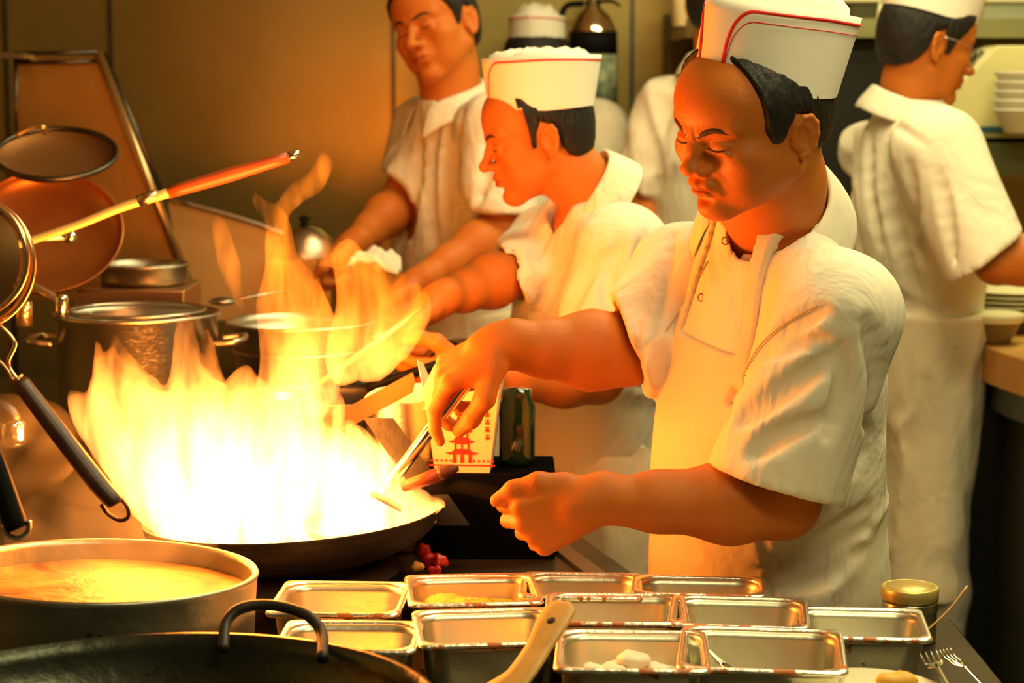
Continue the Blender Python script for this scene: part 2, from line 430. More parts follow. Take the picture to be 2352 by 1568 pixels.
def sleeve(F, S, E, hemp, hn, r0, r1, k=.035):
    """tapered sleeve from the shoulder S along the arm to the hem plane (point hemp, normal hn), open at the hem"""
    S = np.asarray(S); E = np.asarray(E); hemp = np.asarray(hemp); hn = nrm(hn)
    d = nrm(hemp-S); far = hemp+d*.06
    c1, cc, R = f_cap(S, far, r0, r1)
    F.add((lambda p: smax(c1(p), (p-hemp)@hn, .003), cc, R+.02), 'u', k)
    c2, cc2, R2 = f_cap(hemp-d*.05, far+d*.05, r1-.017, r1-.015)
    F.add((lambda p: np.maximum(c2(p), -((p-hemp)@hn+.035)), cc2, R2), 's', .004)
def collar(name, parent, N, M, r=(.064,.070), h=.045, fall=.042, open_=26, point=.045, lift=0, matl=None, tilt=0):
    """folded shirt collar round the neck; N neck centre, M torso frame"""
    rings = []; n = 56
    for i in range(n+1):
        a = D(-180+open_+(360-2*open_)*i/n)                   # 0 = back of the neck
        e = abs(a)/math.pi; ux, uy = -math.cos(a), math.sin(a)
        st = h*(1-.55*e**2); pt = fall+point*max(0,(e-.55)/.45)**2
        def pp(rr, z): return N+M@A(rr*r[0]*ux+tilt*z, rr*r[1]*uy, z+lift-e*.035)
        spread = 1+.35*e
        rings.append([pp(1.03, -.006), pp(.98, st*.55), pp(1.0, st), pp(1.06, st+.003), pp(1.14*spread**.3, st-.010), pp(1.34*spread**.4, st-pt*.75), pp(1.42*spread**.5, st-pt*1.15)])
    V, F = [], []
    m = len(rings[0])
    for rg in rings: V += list(rg)
    for i in range(n):
        for j in range(m-1): F.append((i*m+j, (i+1)*m+j, (i+1)*m+j+1, i*m+j+1))
    return obj('collar', (np.array(V), F), matl or CLOTH, parent, solid=.0035, sub=1)
def paper_hat(parent, O, R, s, L=.112, W=.088, H=.092, z0=.062, tilt=0, x0=-.012, stripe=True, flare=.020, bump=.03, fine=True):
    RT = R@Ry(tilt); n = 72
    def ringpt(a, v):
        ex = .82+.0*v; c, sn = math.cos(a), math.sin(a)
        LL = L+flare*v; WW = W-.004*v; p = 1.0+.35*v
        x = LL*np.sign(c)*abs(c)**(.88); y = WW*np.sign(sn)*abs(sn)**(p)
        z = z0+H*v*(1-.04*abs(c))-.006*(1-v)*(1-abs(c))
        return A(x0+x-.004*v, y, z)
    W2 = lambda p: O+s*(RT@p)
    A_ = [2*math.pi*i/n for i in range(n)]
    vs = [0, .15, .35, .6, .85, 1.0]
    rings = [np.array([W2(ringpt(a, v)) for a in A_]) for v in vs]
    inner = []
    for v, k in ((1.0,.975), (.8,.965), (.72,.93)):
        inner.append(np.array([W2(ringpt(a, v)*A(k,k,1)) for a in A_]))
    rnd = np.random.RandomState(3)
    crown = []
    for kk, zz in ((.90,.80), (.85,1.0), (.70,1.0+bump*6), (.5,1.0+bump*9.5), (.25,1.0+bump*11), (.02,1.0+bump*11.5)):
        crown.append(np.array([W2(ringpt(a, .8)*A(kk,kk,0)+A(0,0,z0+H*zz+.004*math.sin(5*a+kk*9)*(kk<.86)+.003*math.sin(9*a+kk*20)*(kk<.86))) for a in A_]))
    h = obj('paper_hat', loft(rings+inner+crown, cap0=False), PAPER, parent)
    h['label'] = 'white paper hat with red piping'
    if stripe:
        for off, wd in (((0, .0042), (.011, .0012)) if fine else ((0, .0035),)):
            for sd in (1, -1):
                pth = []
                for a in np.linspace(176, 42, 46): pth.append((D(a), .90-off/.09))
                for k in np.linspace(0, 1, 16)[1:]:
                    q = math.pi/2*k; pth.append((D(42-26*math.sin(q)+off*60), .90-off/.09-(.9)*(1-math.cos(q))))
                V = []; F = []
                for i, (a, v) in enumerate(pth):
                    i0, i1 = max(i-1,0), min(i+1,len(pth)-1)
                    p0 = ringpt(pth[i0][0]*sd, pth[i0][1]); p1 = ringpt(pth[i1][0]*sd, pth[i1][1]); p = ringpt(a*sd, v)
                    nn = nrm(A(p[0]-x0, (p[1])*1.6, .1*0)); t = nrm(p1-p0); bnr = nrm(np.cross(nn, t))
                    V += [W2(p+nn*.0012+bnr*wd/2), W2(p+nn*.0012-bnr*wd/2)]
                    if i: k = 2*i; F.append((k-2,k-1,k+1,k))
                st = obj('red_stripe', (np.array(V), F), RED, None, loc=h['_o'])
                st.parent = h; st.location = (0,0,0); st.data.transform(__import__('mathutils').Matrix.Identity(4))
                bpy.data.objects[st.name].modifiers.new('s','SOLIDIFY').thickness = .0004
    return h
HAIRLINES = {  # x (back to front) -> lowest z of hair
 'full':  [(-.13,-.062),(-.07,-.066),(-.045,-.052),(-.032,-.03),(-.026,.012),(-.006,.026),(.002,.006),(.008,-.020),(.022,-.018),(.030,.010),(.044,.030),(.056,.048),(.070,.068),(.080,.080),(.12,.084)],
 'side':  [(-.13,-.062),(-.07,-.066),(-.045,-.050),(-.036,-.03),(-.030,.016),(-.006,.026),(.002,.006),(.008,-.024),(.018,-.020),(.0225,.000),(.0255,.030),(.0265,.060),(.028,.115),(.080,.13),(.12,.13)],
 'recede':[(-.13,-.050),(-.07,-.056),(-.045,-.046),(-.034,-.028),(-.028,.010),(-.004,.024),(.002,.000),(.008,-.018),(.028,-.016),(.036,.010),(.039,.045),(.041,.085),(.043,.125),(.070,.13),(.12,.13)],
 'low':   [(-.13,-.066),(-.07,-.072),(-.045,-.058),(-.034,-.03),(-.028,.010),(-.008,.024),(.0,.000),(.006,-.030),(.020,-.024),(.034,.012),(.046,.040),(.056,.056),(.066,.060),(.085,.062),(.12,.062)],
}
def person(label, root_xy, head, neck, pelvis, torso_tab, shoulders, arms, legs=True, hat=None, h_body=.006, h_head=.0018,
           hairline='full', fold=.006, fscale=(16,16,5), apron=None, skirt=None, extra=None, group=None, collar_kw=None, hcfg=None, brows=True,
           creases=None, seed=1, snaps=None, skirt_z=(-.42,.12), hipw=.09, legk=1.0, stocky=1.0, hairthick=.007):
    root = empty('person', (root_xy[0], root_xy[1], 0)); tag(root, label, 'person', group)
    O, R, s = head['O'], head['R'], head['s']; cfg = hcfg or {}
    hf = head_field(**cfg)
    R = np.asarray(R)@np.diag([1,1,head.get('zs',1.)]); nl = (np.linalg.inv(R)@(neck-O))/s
    hf.chain([(-.022,0,-.035), .45*A(-.022,0,-.035)+.55*nl+A(-.0,0,0), nl+(nl-A(-.022,0,-.035))*.25], [.057*stocky**1.6,.057*stocky**1.6,.063*stocky**1.6], k=.022)
    V, F = mesh_field(hf, (-.17,-.125,min(-.24, nl[2]-.04)), (.135,.125,.125), h_head)
    lipd = lambda q: np.clip(1-(np.sqrt(((q[:,0]-.090)/.018)**2+(q[:,1]/.021)**2+((q[:,2]+.0635)/.0085)**2)-.75)/.35, 0, 1)
    tn = lipd(V)*.75
    parts = [(O+s*(V@np.asarray(R).T), F)]; tints = [tn]
    # torso frame
    z = nrm(neck-pelvis); y = nrm(shoulders['L']-shoulders['R']); y = nrm(y-np.dot(y,z)*z); x = np.cross(y, z); M = np.column_stack([x,y,z])
    base = Field(); tab_skin = [(r[0], r[1]*(.78 if r[0] > .1 else .62), r[2]*(.76 if r[0] > .1 else .60), r[3]) for r in torso_tab]
    base.add(f_torso(pelvis, M, tab_skin))
    tl = np.linalg.norm(neck-pelvis)
    lo = pelvis-A(.45,.45,.45); hi = neck+A(.45,.45,.12)
    parts_f = Field(); parts_f.add(f_torso(pelvis, M, tab_skin))
    parts_f.cap(shoulders['L'], shoulders['R'], .042, .042, k=.03)
    V, F = mesh_field(parts_f, lo, hi, .016, slack=2.2); parts.append((V, F)); tints.append(np.zeros(len(V)))
    for a in arms:
        af = Field(); S = shoulders[a['side']]
        af.chain([S, .5*(S+a['E']), a['E']], [.052*stocky,.047*stocky,.041*stocky], k=.02); forearm(af, a['E'], a['W'], a.get('r0',.043), a.get('r1',.027), a.get('bul',.005))
        info = hand_prims(af, a['W'], a['X'], a['T'], a.get('hs',1.0), dict(side=a['dors'], f=a['curl']), a.get('thumb'), a.get('spread',1))
        if 'out' in a: a['out'].append(info)
        pts = np.array([S, a['E'], a['W'], a['W']+nrm(a['X'])*.2, a['W']-A(0,0,.05)])
        V, F = mesh_field(af, pts.min(0)-.09, pts.max(0)+.09, a.get('h', .0028)); parts.append((V, F)); tints.append(np.zeros(len(V)))
    obj('body', joinq(*parts), SKIN, root, tint=np.concatenate(tints))
    # hair
    cf = cranium_field(); hl = np.array(HAIRLINES[hairline])
    full = head_field(**cfg)
    def hmask(p):
        zl = np.interp(p[:,0], hl[:,0], hl[:,1])+.006*vnoise(p*A(160,160,40), 3)-.003
        return (zl-p[:,2])*.75
    def hairf(p, c=None, r=0):
        d = smin(cf(p), full(p)+.000, .004)
        th = hairthick*np.clip(.35+(-hmask(p)/.75)/.02, .3, 1)+.0022*(vnoise(p*A(190,190,60), 8)-.5)
        ear = f_ell((-.010, 0, -.012), (.022, .2, .034))[0](p)
        return smax(smax(cf(p)-th, hmask(p), .003), -ear*1.0-.0, .003) if True else d
    V, F = mesh_field(hairf, (-.14,-.10,-.10), (.12,.10,.14), max(.002, h_head))
    obj('hair', (O+s*(V@np.asarray(R).T), F), HAIR, root)
    g = lambda p: O+s*(np.asarray(R)@np.asarray(p))
    if brows:
        fr = cfg.get('frown', 0)
        for sd in (1,-1):
            pts = [ray(hf, (.14, sd*yy, zz), (-1,0,0)) for yy, zz in ((.010,.0165-fr*.005),(.020,.0205-fr*.002),(.032,.0235),(.042,.0225),(.050,.018))]
            obj('eyebrow', tube([g(p+A(-.0006,0,0)) for p in pts], [.0018*s,.0036*s,.0036*s,.003*s,.001*s], 8, sm=4, flat=.45, up=R@A(0,0,1)), BROW, root)
            lo_ = cfg.get('lidopen', 0)
            pts = [ray(hf, (.14, sd*yy, zz), (-1,0,0)) for yy, zz in ((.0165,-.0045),(.022,-.0055),(.030,-.0065),(.038,-.0058),(.0455,-.0030))]
            obj('eyelashes', tube([g(p+A(-.0003,0,0)) for p in pts], [.0004*s,.0012*s,.0015*s,.0015*s,.0005*s], 8, sm=4), LASH, root)
    # shirt
    sf = Field(); sf.add(f_torso(pelvis, M, torso_tab))
    mid = .5*(shoulders['L']+shoulders['R'])
    nb = neck-z*.035
    for sd in 'LR':
        S = shoulders[sd]; sf.cap(nb-z*.030+y*.040*(1 if sd=='L' else -1), S, .050*stocky, .062*stocky, k=.05)
    tors = Field(); tors.p = list(sf.p)
    for a in arms:
        q = a['slv']; sleeve(sf, shoulders[a['side']], a['E'], q[0], q[1], q[2], q[3])
    fo = folds(pelvis, M, fold, fscale, seed); sf.fn(fo, 'd'); tors.fn(fo, 'd')
    for rr, pts in (creases or []):
        q = [onto(sf, float(a), float(b), off=-rr*.15) for a, b, _ in smooth_path([A(*p, 0) for p in pts], 3)]
        q = [p for p in q if p is not None]
        if len(q) > 2:
            e = np.sin(np.linspace(.25, math.pi-.25, len(q)))
            sf.chain(q, list(rr*(.35+.65*e)), 's', rr*1.6)
            tors.chain(q, list(rr*(.35+.65*e)), 's', rr*1.6)
    zlo = .05 if skirt else torso_tab[0][0]+.012
    sf.fn(lambda p: zlo-((p-pelvis)@M)[:,2], 'i', .008)
    nkf = f_cap(neck-z*.10, O+s*(np.asarray(R)@A(-.02,0,-.05)), .050*stocky, .050*stocky)[0]
    sf.fn(lambda p: -(nkf(p)-.004), 'i', .008)
    allp = np.array([pelvis+M@A(0,0,torso_tab[0][0]), neck, shoulders['L'], shoulders['R']]+[a['slv'][0] for a in arms])
    lo = allp.min(0)-.26; hi = allp.max(0)+.24
    sh = obj('shirt', mesh_field(sf, lo, hi, h_body, slack=1.9), CLOTH, root)
    ck = dict(h=.045); ck.update(collar_kw or {})
    nk_axis = nrm(g((-.022,0,-.035))-neck); Mc = frame(nk_axis, M[:,0])
    collar('collar', root, neck-nk_axis*.012, Mc, **ck)
    if apron:
        def af(p, c=None, r=0):
            q = (p-pelvis)@M; d = tors(p); m = apron(q)
            return smax(np.maximum(smax(d-.0075, -(d+.006), 0), m), -q[:,0]-.02, .002)
        obj('apron', mesh_field(af, pelvis-A(.35,.35,.5), neck+A(.3,.3,.1), min(h_body,.0045), slack=2.0), APRON, root)
    if skirt:
        tabs = [(skirt_z[0], .20, .165, .015),(skirt_z[0]+.15, .20,.165,.015),(-.1,.205,.175,.01),(0,.20,.172,.01),(skirt_z[1],.192,.166,.01)] if skirt is True else skirt
        kf = Field(); kf.add(f_torso(pelvis, np.column_stack([nrm(A(x[0],x[1],0)), nrm(np.cross(A(0,0,1), A(x[0],x[1],0))), A(0,0,1)]), tabs))
        kf.fn(folds(pelvis, I3, .008, (11,11,2.2), seed+3, .1), 'd')
        zt = pelvis[2]+tabs[0][0]+.01; zu = pelvis[2]+tabs[-1][0]-.005
        kf.fn(lambda p: np.maximum(zt-p[:,2], p[:,2]-zu), 'i', .004)
        obj('apron_skirt', mesh_field(kf, pelvis+A(-.32,-.32,tabs[0][0]-.03), pelvis+A(.32,.32,tabs[-1][0]+.03), .007, slack=2), APRON, root)
    if legs:
        lf = Field(); lt = nrm(np.cross(A(0,0,1), A(x[0],x[1],0))); fw = nrm(A(x[0],x[1],0)); hip = pelvis
        lf.ell(hip+A(0,0,-.02), (.15*stocky*legk,.15*stocky*legk,.13), k=.03)
        for sd in (-1,1):
            h0 = hip+lt*sd*hipw; ft = A(root_xy[0], root_xy[1], .10)+lt*sd*(hipw+.02)
            kn = .5*(h0+ft)+fw*.03
            lf.chain([h0, kn, ft], [.095*stocky*legk,.072*legk,.066*legk], k=.03)
            sh_ = loft([xf((np.column_stack([rr*np.cos(t)*1.0+.0, rr2*np.sin(t), np.full(20,zz)]), []), np.column_stack([fw,lt,A(0,0,1)]), (ft[0]+fw[0]*off, ft[1]+fw[1]*off, 0))[0]
                        for t in [np.arange(20)/20*2*math.pi] for rr, rr2, zz, off in ((.135,.046,.0,.05),(.138,.048,.02,.05),(.125,.046,.05,.045),(.075,.042,.08,.0),(.05,.04,.12,-.01))])
            obj('shoe', sh_, SHOE, root)
        lf.fn(lambda p: .03-p[:,2], 'i', .01)
        obj('trousers', mesh_field(lf, A(min(pelvis[0],root_xy[0])-.3, min(pelvis[1],root_xy[1])-.3, 0), A(max(pelvis[0],root_xy[0])+.3, max(pelvis[1],root_xy[1])+.3, pelvis[2]+.14), .012, slack=2), TROUS, root)
    if hat is not None: paper_hat(root, O, R, s, **hat)
    return root, M, sf, g, hf, tors
# ------------------------------------------------------------ room
WALLSTEEL = mat('wall_sheet_steel', (.44,.33,.11), .36, .85, .0006, 5, (1,1,1), var=.7, vscale=1.6, vcol=(.27,.19,.05))
OLIVE = mat('olive_painted_wall', (.16,.15,.05), .55, .2, var=.4, vscale=3, vcol=(.10,.09,.03))
FLOORM = mat('dark_quarry_tile', (.03,.022,.015), .45, 0, .001, 20)
CEILM = mat('ceiling_panel', (.55,.52,.40), .8)
struct('floor', box((.2,2.4,-.03), (4.6,7.2,.06)), FLOORM)
struct('ceiling', box((.2,3.3,2.87), (4.6,5.0,.06)), CEILM)
struct('wall_back', box((.2,5.43,1.42), (4.6,.06,2.96)), WALLSTEEL)
struct('wall_left', box((-2.0,2.4,1.42), (.06,6.2,2.96)), WALLSTEEL)
struct('wall_right', box((2.45,2.4,1.42), (.06,6.2,2.96)), OLIVE)
for i, px in enumerate((22, 262, 905, 1050, 1450)):
    p = P(px, 200, 5.38); struct('trim_%d' % (i+1), box((p[0], 5.395, 1.75), (.012,.01,1.9)), DARKSTEEL)
# ------------------------------------------------------------ prep counter, range
COUNTER = mat('dark_counter_steel', (.10,.09,.06), .32, .9, .0006, 30, var=.6, vscale=6, vcol=(.03,.025,.015))
RANGETOP = mat('range_top_steel', (.24,.22,.17), .30, .9, .0006, 25, (1,.2,1), var=.6, vscale=5, vcol=(.06,.05,.03))
zc = .84
ct = empty('prep_counter', (.15, 2.4, 0)); tag(ct, 'dark steel prep counter under the food pans in the foreground', 'counter')
obja('counter_top', box((.1275, 2.39, zc-.015), (1.005,.83,.03)), COUNTER, ct, bevel=.003)
obja('cabinet_body', box((.12, 2.36, .40), (.92,.72,.79)), DARKSTEEL, ct)
# range (long wok stove), its front edge runs away from the camera to the left
def prism(pts, z0, z1):
    n = len(pts); V = np.array([(x,y,z0) for x,y in pts]+[(x,y,z1) for x,y in pts])
    return V, [tuple(range(n))[::-1], tuple(range(n,2*n))]+[(i,(i+1)%n,n+(i+1)%n,n+i) for i in range(n)]
rg = empty('wok_range', (-.9, 3.8, 0)); tag(rg, 'long steel wok range the cooks stand along, behind the food pans', 'stove')
obja('range_body', prism([(-1.85,2.84),(.10,2.84),(-.48,4.9),(-1.85,4.9)], .0, .80), DARKSTEEL, rg)
obja('range_top', prism([(-1.9,2.83),(.125,2.83),(-.455,4.92),(-1.9,4.92)], .80, .88), RANGETOP, rg, bevel=.004)
obja('front_rail', prism([(.125,2.83),(.155,2.83),(-.425,4.92),(-.455,4.92)], .82, .886), STEEL, rg)
obja('front_ledge', prism([(.157,2.83),(.225,2.83),(-.355,4.92),(-.423,4.92)], .80, .862), RANGETOP, rg)
bn = empty('burner_unit', (-.9, 2.3, 0)); tag(bn, 'dark steel burner block carrying the boiling pot and nearest wok', 'stove')
obja('burner_body', prism([(-1.6,1.6),(-.40,1.6),(-.40,2.80),(-1.6,2.80)], 0, .80), IRON, bn)
# ------------------------------------------------------------ food pans
def make_pan(w_, d_, h_, R, o, root=None, label=None, lip=.0065):
    r = empty('food_pan', o)
    m = [rrect(w_-.050, d_-.050, .022, -h_), rrect(w_-.036, d_-.036, .028, -h_+.004), rrect(w_-2*lip-.004, d_-2*lip-.004, .030, -.012),
         rrect(w_-2*lip-.001, d_-2*lip-.001, .031, -.003)]
    inn = [rrect(w_-2*lip-.006, d_-2*lip-.006, .029, -.003), rrect(w_-2*lip-.008, d_-2*lip-.008, .029, -.012), rrect(w_-.042, d_-.042, .027, -h_+.008), rrect(w_-.056, d_-.056, .02, -h_+.002)]
    obj('pan_body', xf(loft(m+inn), R, o), PANSTEEL, r)
    rim = [rrect(w_-2*lip-.004, d_-2*lip-.004, .030, -.004), rrect(w_-.002, d_-.002, .012, -.005), rrect(w_, d_, .012, -.002), rrect(w_-.004, d_-.004, .012, .0015), rrect(w_-2*lip, d_-2*lip, .030, .0012), rrect(w_-2*lip-.006, d_-2*lip-.006, .029, -.004)]
    obj('rim', xf(loft(rim, wrap=True), R, o), RIMSTEEL, r)
    return r
ZR = .94
PANS = [ # centre px, py, width, depth, height, yaw, label, rim z
 (782,1372,.172,.168,.098,3,'food pan with spattered rim, left end of the back row',ZR),
 (1085,1352,.176,.160,.098,-5,'pan holding a layer of chopped yellow-green vegetable',ZR),
 (1335,1343,.165,.135,.098,3,'empty speckled food pan in the back row, right of the yellow-filled one',ZR-.003),
 (1605,1344,.178,.105,.098,5,'narrow food pan at the right end of the back row against the cook',ZR+.0),
 (803,1460,.172,.135,.098,2,'small food pan behind the loop handle of the dark wok',ZR-.004),
 (1117,1438,.178,.165,.098,-6,'food pan with orange glare left of the wooden paddle',ZR-.002),
 (1415,1396,.182,.150,.098,2,'clean pale food pan directly behind the one holding white garlic',ZR-.001),
 (1697,1404,.176,.148,.098,7,'food pan with red sauce stains on its right rim, second row',ZR-.001),
 (1975,1430,.172,.150,.075,6,'rightmost food pan standing on the counter by the jar',ZR-.022),
 (1452,1492,.182,.170,.098,3,'front food pan with white garlic pieces in the bottom',ZR-.001),
 (1750,1489,.196,.185,.098,7,'large front food pan with clean yellow sides right of the metal spoon',ZR-.001)]
pans = []
for px, py, w_, d_, h_, yaw, lab, z in PANS:
    o = Q(px, py, z); r = make_pan(w_, d_, h_, Rz(D(-yaw)), o); tag(r, lab, 'food pan', 'steel food pans on the prep counter'); pans.append((r, o, Rz(D(-yaw))))
def blob(c, r, seed=0, sq=(1,1,1), amp=.25, n=1):
    rnd = np.random.RandomState(seed); m = 10; V = []
    ph = rnd.rand(6)*6
    for i in range(m+1):
        th = math.pi*i/m
        for j in range(14):
            a = 2*math.pi*j/14; d = A(math.sin(th)*math.cos(a), math.sin(th)*math.sin(a), math.cos(th))
            k = 1+amp*(.5*math.sin(3*d[0]*2+ph[0])+.5*math.sin(4*d[1]+ph[1])+.4*math.sin(5*d[2]+ph[2]))
            V.append(np.asarray(c)+d*np.array(sq)*r*k)
    F = []
    for i in range(m):
        for j in range(14): F.append((i*14+j, i*14+(j+1)%14, (i+1)*14+(j+1)%14, (i+1)*14+j))
    return np.array(V), F
# yellow vegetable heap (uncountable), garlic pieces, dark bits
def heap(w_, d_, h_, seed, R, o, zf, sc=90, amp=.006):
    n = 46; V = []; F = []
    for i in range(n):
        for j in range(n):
            x = (i/(n-1)-.5); y = (j/(n-1)-.5); e = max(0, 1-(abs(2*x)**6)-(abs(2*y)**6))
            p = np.array([[x*w_*sc, y*d_*sc, seed]]); z = zf+h_*e*(.6+.4*math.sin(3*x+2.1*y+seed))+amp*(vnoise(p, seed)[0]+.6*vnoise(p*2.3, seed)[0])*e
            V.append((x*w_, y*d_, z))
    for i in range(n-1):
        for j in range(n-1): F.append((i*n+j, (i+1)*n+j, (i+1)*n+j+1, i*n+j+1))
    return xf((np.array(V), F), R, o)
YVEG = mat('chopped_yellow_vegetable', (.75,.48,.04), .6, 0, .004, 120, var=.8, vscale=120, vcol=(.45,.42,.03))
tag(obj('chopped_vegetable', heap(.138,.125,.020,3, pans[1][2], pans[1][1], -.034), YVEG), 'yellow-green chopped vegetable lying in a back-row food pan', 'vegetable', kind='stuff')
GARL = mat('garlic_white', (.85,.80,.62), .5, 0, .001, 60)
rnd = np.random.RandomState(5)
gl = ['white garlic piece left in the front pan','white garlic piece heaped highest in the front pan','white garlic piece right of the heap in the front pan','flat white garlic slice at the front wall of the front pan','white garlic piece at the right end of the front pan','white garlic piece leaning behind the others in the front pan','small white garlic piece between larger ones in the front pan']
for i, (dx, dy, r_, zz) in enumerate(((-.045,-.012,.020,0),(.0,.0,.020,.014),(.028,-.004,.017,.002),(-.022,-.016,.022,.002),(.048,-.01,.017,0),(-.008,.024,.019,0),(.012,-.026,.016,-.002))):
    r, o, R = pans[9]; tag(obj('garlic_piece', blob(o+R@A(dx,dy,-.036+zz+r_*.45), r_, i, (1,.9,.6)), GARL), gl[i], 'garlic', 'white garlic pieces in the front pan')
tag(obj('crushed_garlic', heap(.15,.135,.014,5, pans[9][2], pans[9][1], -.046, 60, .006), GARL), 'bed of white crushed garlic under the pieces in the front pan', 'garlic', kind='stuff')
c = Q(1142,1236,.884); tag(obj('garlic_crumb', blob(c+A(0,0,.004), .009, 2, (1,1,.6)), mat('pale_crumb', (.85,.62,.3), .6)), 'pale crumb of food lying on the range top below the fist', 'food scrap')
# ------------------------------------------------------------ other things on the counter
def slab(pts2, th, R, o):     # flat outline with thickness, local xy
    n = len(pts2); V = np.array([(x,y,-th/2) for x,y in pts2]+[(x,y,th/2) for x,y in pts2])
    return xf((V, [tuple(range(n))[::-1], tuple(range(n,2*n))]+[(i,(i+1)%n,n+(i+1)%n,n+i) for i in range(n)]), R, o)
# wooden paddle with a hole near its end
pa, pb, pc = P(1305,1400,2.33), P(1240,1490,2.28), P(1140,1590,2.24)
wp = empty('wooden_paddle', pc); tag(wp, 'pale wooden paddle with a hole in its end, leaning over the food pans', 'paddle')
d = nrm(pa-pc); nn = nrm(np.cross(d, A(1,0,.3))); nn = nn if nn[1] < 0 else -nn; Rp = np.column_stack([np.cross(d, nn), d, nn])
cl = smooth_path([P(1130,1610,2.235), P(1190,1555,2.25), P(1235,1490,2.28), P(1268,1430,2.31), P(1296,1385,2.335)], 8)
wd = np.interp(np.linspace(0,1,len(cl)), [0,.25,.5,.75,.93,1], [.030,.018,.0165,.021,.0205,.010])
rings = []
for i in range(len(cl)):
    t = nrm(cl[min(i+1,len(cl)-1)]-cl[max(i-1,0)]); sx = nrm(np.cross(t, nn)); hw = wd[i]; th = .0035
    rings.append(np.array([cl[i]+sx*a*hw+nn*b*th for a, b in ((1,.3),(.92,1),(.4,1),(-.4,1),(-.92,1),(-1,.3),(-1,-.3),(-.92,-1),(.92,-1),(1,-.3))]))
wo = obj('paddle_blade', loft(rings), WOODL, wp)
hc = cl[-9]+nn*.0036; obj('hole', lathe([(.0001,0),(.0048,0),(.0052,.0006),(.0001,.0007)], 20, hc, frame(nn)), mat('dark_hole', (.02,.012,.008), .9), wp)
# jar with lid
jo = Q(2088,1425,zc+.002); jr = empty('lidded_jar', jo); tag(jr, 'squat steel shaker jar with a yellow flat lid behind the rightmost pan', 'jar')
rj = 66/4600*2.76; jo = P(2090,1345,2.76); jt = jo[2]
jo = A(jo[0], jo[1], zc+.001); hj = jt-jo[2]; jr.location = jo; jr['_o'] = list(map(float, jo))
obj('jar_body', lathe([(.001,0),(rj*.93,0),(rj*.95,.006),(rj*.95,hj-.034),(rj*.98,hj-.030),(rj*.95,hj-.027),(rj*.98,hj-.023),(rj*.95,hj-.019),(.001,hj-.018)], 48, jo), STEEL, jr)
obj('jar_lid', lathe([(rj*.97,hj-.018),(rj*1.0,hj-.016),(rj*1.0,hj-.002),(rj*.97,hj),(rj*.9,hj),(rj*.88,hj-.002),(rj*.86,hj),(.001,hj+.0005)], 48, jo), mat('yellow_lid_metal', (.75,.58,.18), .35, .6), jr)
# skewer leaning out of the rightmost pan, up to the right
tag(obj('bamboo_skewer', tube([P(2120,1456,2.66), P(2180,1400,2.67), P(2222,1345,2.68)], .0016, 8, sm=4), WOODL), 'thin bamboo skewer sticking up from the corner of the rightmost pan', 'skewer')
# forks
def fork(name, a, b, up, label, tines=4):
    a = np.asarray(a); b = np.asarray(b); r = empty(name, b); tag(r, label, 'fork', 'forks at the right edge of the counter')
    d = nrm(a-b); u = nrm(up-np.dot(up,d)*d); sx = np.cross(d, u); L = np.linalg.norm(a-b)
    obj('handle', tube([b, b+d*L*.35+u*.002, b+d*L*.62+u*.004], [.006,.0035,.003], 10, sm=5, flat=.35, up=sx), CHROME, r)
    obj('head', tube([b+d*L*.60+u*.004, b+d*L*.68+u*.001, b+d*L*.76], [.003,.010,.012], 12, sm=5, flat=.16, up=sx), CHROME, r)
    for k in range(tines):
        s0 = (k-(tines-1)/2)*.0058
        obj('tine', tube([b+d*L*.745+sx*s0, b+d*L*.88+sx*s0*1.05-u*.001, a+sx*s0*1.1+u*.003], [.0016,.0013,.0007], 8, sm=4), CHROME, r)
    return r
fork('fork', P(2132,1500,2.36), P(2190,1600,2.20), A(-.2,-.6,.7), 'steel fork with its tines up, left of the other fork')
fork('fork', P(2168,1494,2.42), P(2285,1600,2.36), A(.3,-.3,.8), 'steel fork crossing behind the other, at the counter edge')
pl = P(1995,1590,2.25); plr = empty('plate', A(pl[0],pl[1],zc+.02)); tag(plr, 'pale plate cut by the bottom edge of the photo, right of the pans', 'plate')
obj('dish', lathe([(.001,.0),(.045,.0),(.085,.012),(.088,.014),(.085,.015),(.045,.004),(.001,.004)], 40, P(1995,1612,2.27)), mat('cream_ceramic', (.8,.74,.5), .35), plr)
tag(obj('yellow_food_piece', blob(P(2062,1568,2.26), .018, 4, (1.3,1,.8), .3), mat('yellow_food', (.85,.45,.05), .5)), 'yellow piece of food on the pale plate at the bottom edge', 'food')
# metal spoon lying between the two front pans
ms = empty('metal_spoon', P(1680,1536,2.45)); tag(ms, 'grey metal spoon lying across the two front pans', 'spoon')
obj('handle', tube([P(1572,1436,2.515), P(1615,1480,2.47), P(1668,1530,2.425)], [.0075,.006,.0095], 12, sm=6, flat=.3), CHROME, ms)
obj('bowl', blob(P(1567,1428,2.525), .012, 1, (1,.7,.4), .02), CHROME, ms)
# ------------------------------------------------------------ boiling pot, near wok
PO = P(232,1309,2.50); rp = .193; tilt = Rx(D(-2.2))@Ry(D(2.2))
pt = empty('boiling_pot', A(PO[0],PO[1],.80)); tag(pt, 'large worn aluminium pot of steaming broth at lower left', 'pot')
obj('pot_body', lathe([(.001,-.198),(rp*.80,-.198),(rp*.93,-.19),(rp*.985,-.16),(rp,-.03),(rp+.001,-.006),(rp+.003,-.001),(rp+.001,.003),(rp-.004,.002),(rp-.006,-.005),(rp*.955,-.16),(rp*.90,-.185),(.001,-.19)], 96, PO, tilt), ALU, pt)
BROTH = mat('cloudy_broth', (.12,.035,.004), .45, 0, .003, 26, var=1, vscale=7, vcol=(.66,.38,.08), distort=1.2, spec=.2)
n = 60; tag(obj('broth', lathe([(rp-.007,-.024),(rp*.7,-.0235),(rp*.4,-.0235),(.001,-.0235)], 72, PO, tilt), BROTH), 'cloudy orange broth filling the steaming pot', 'broth')
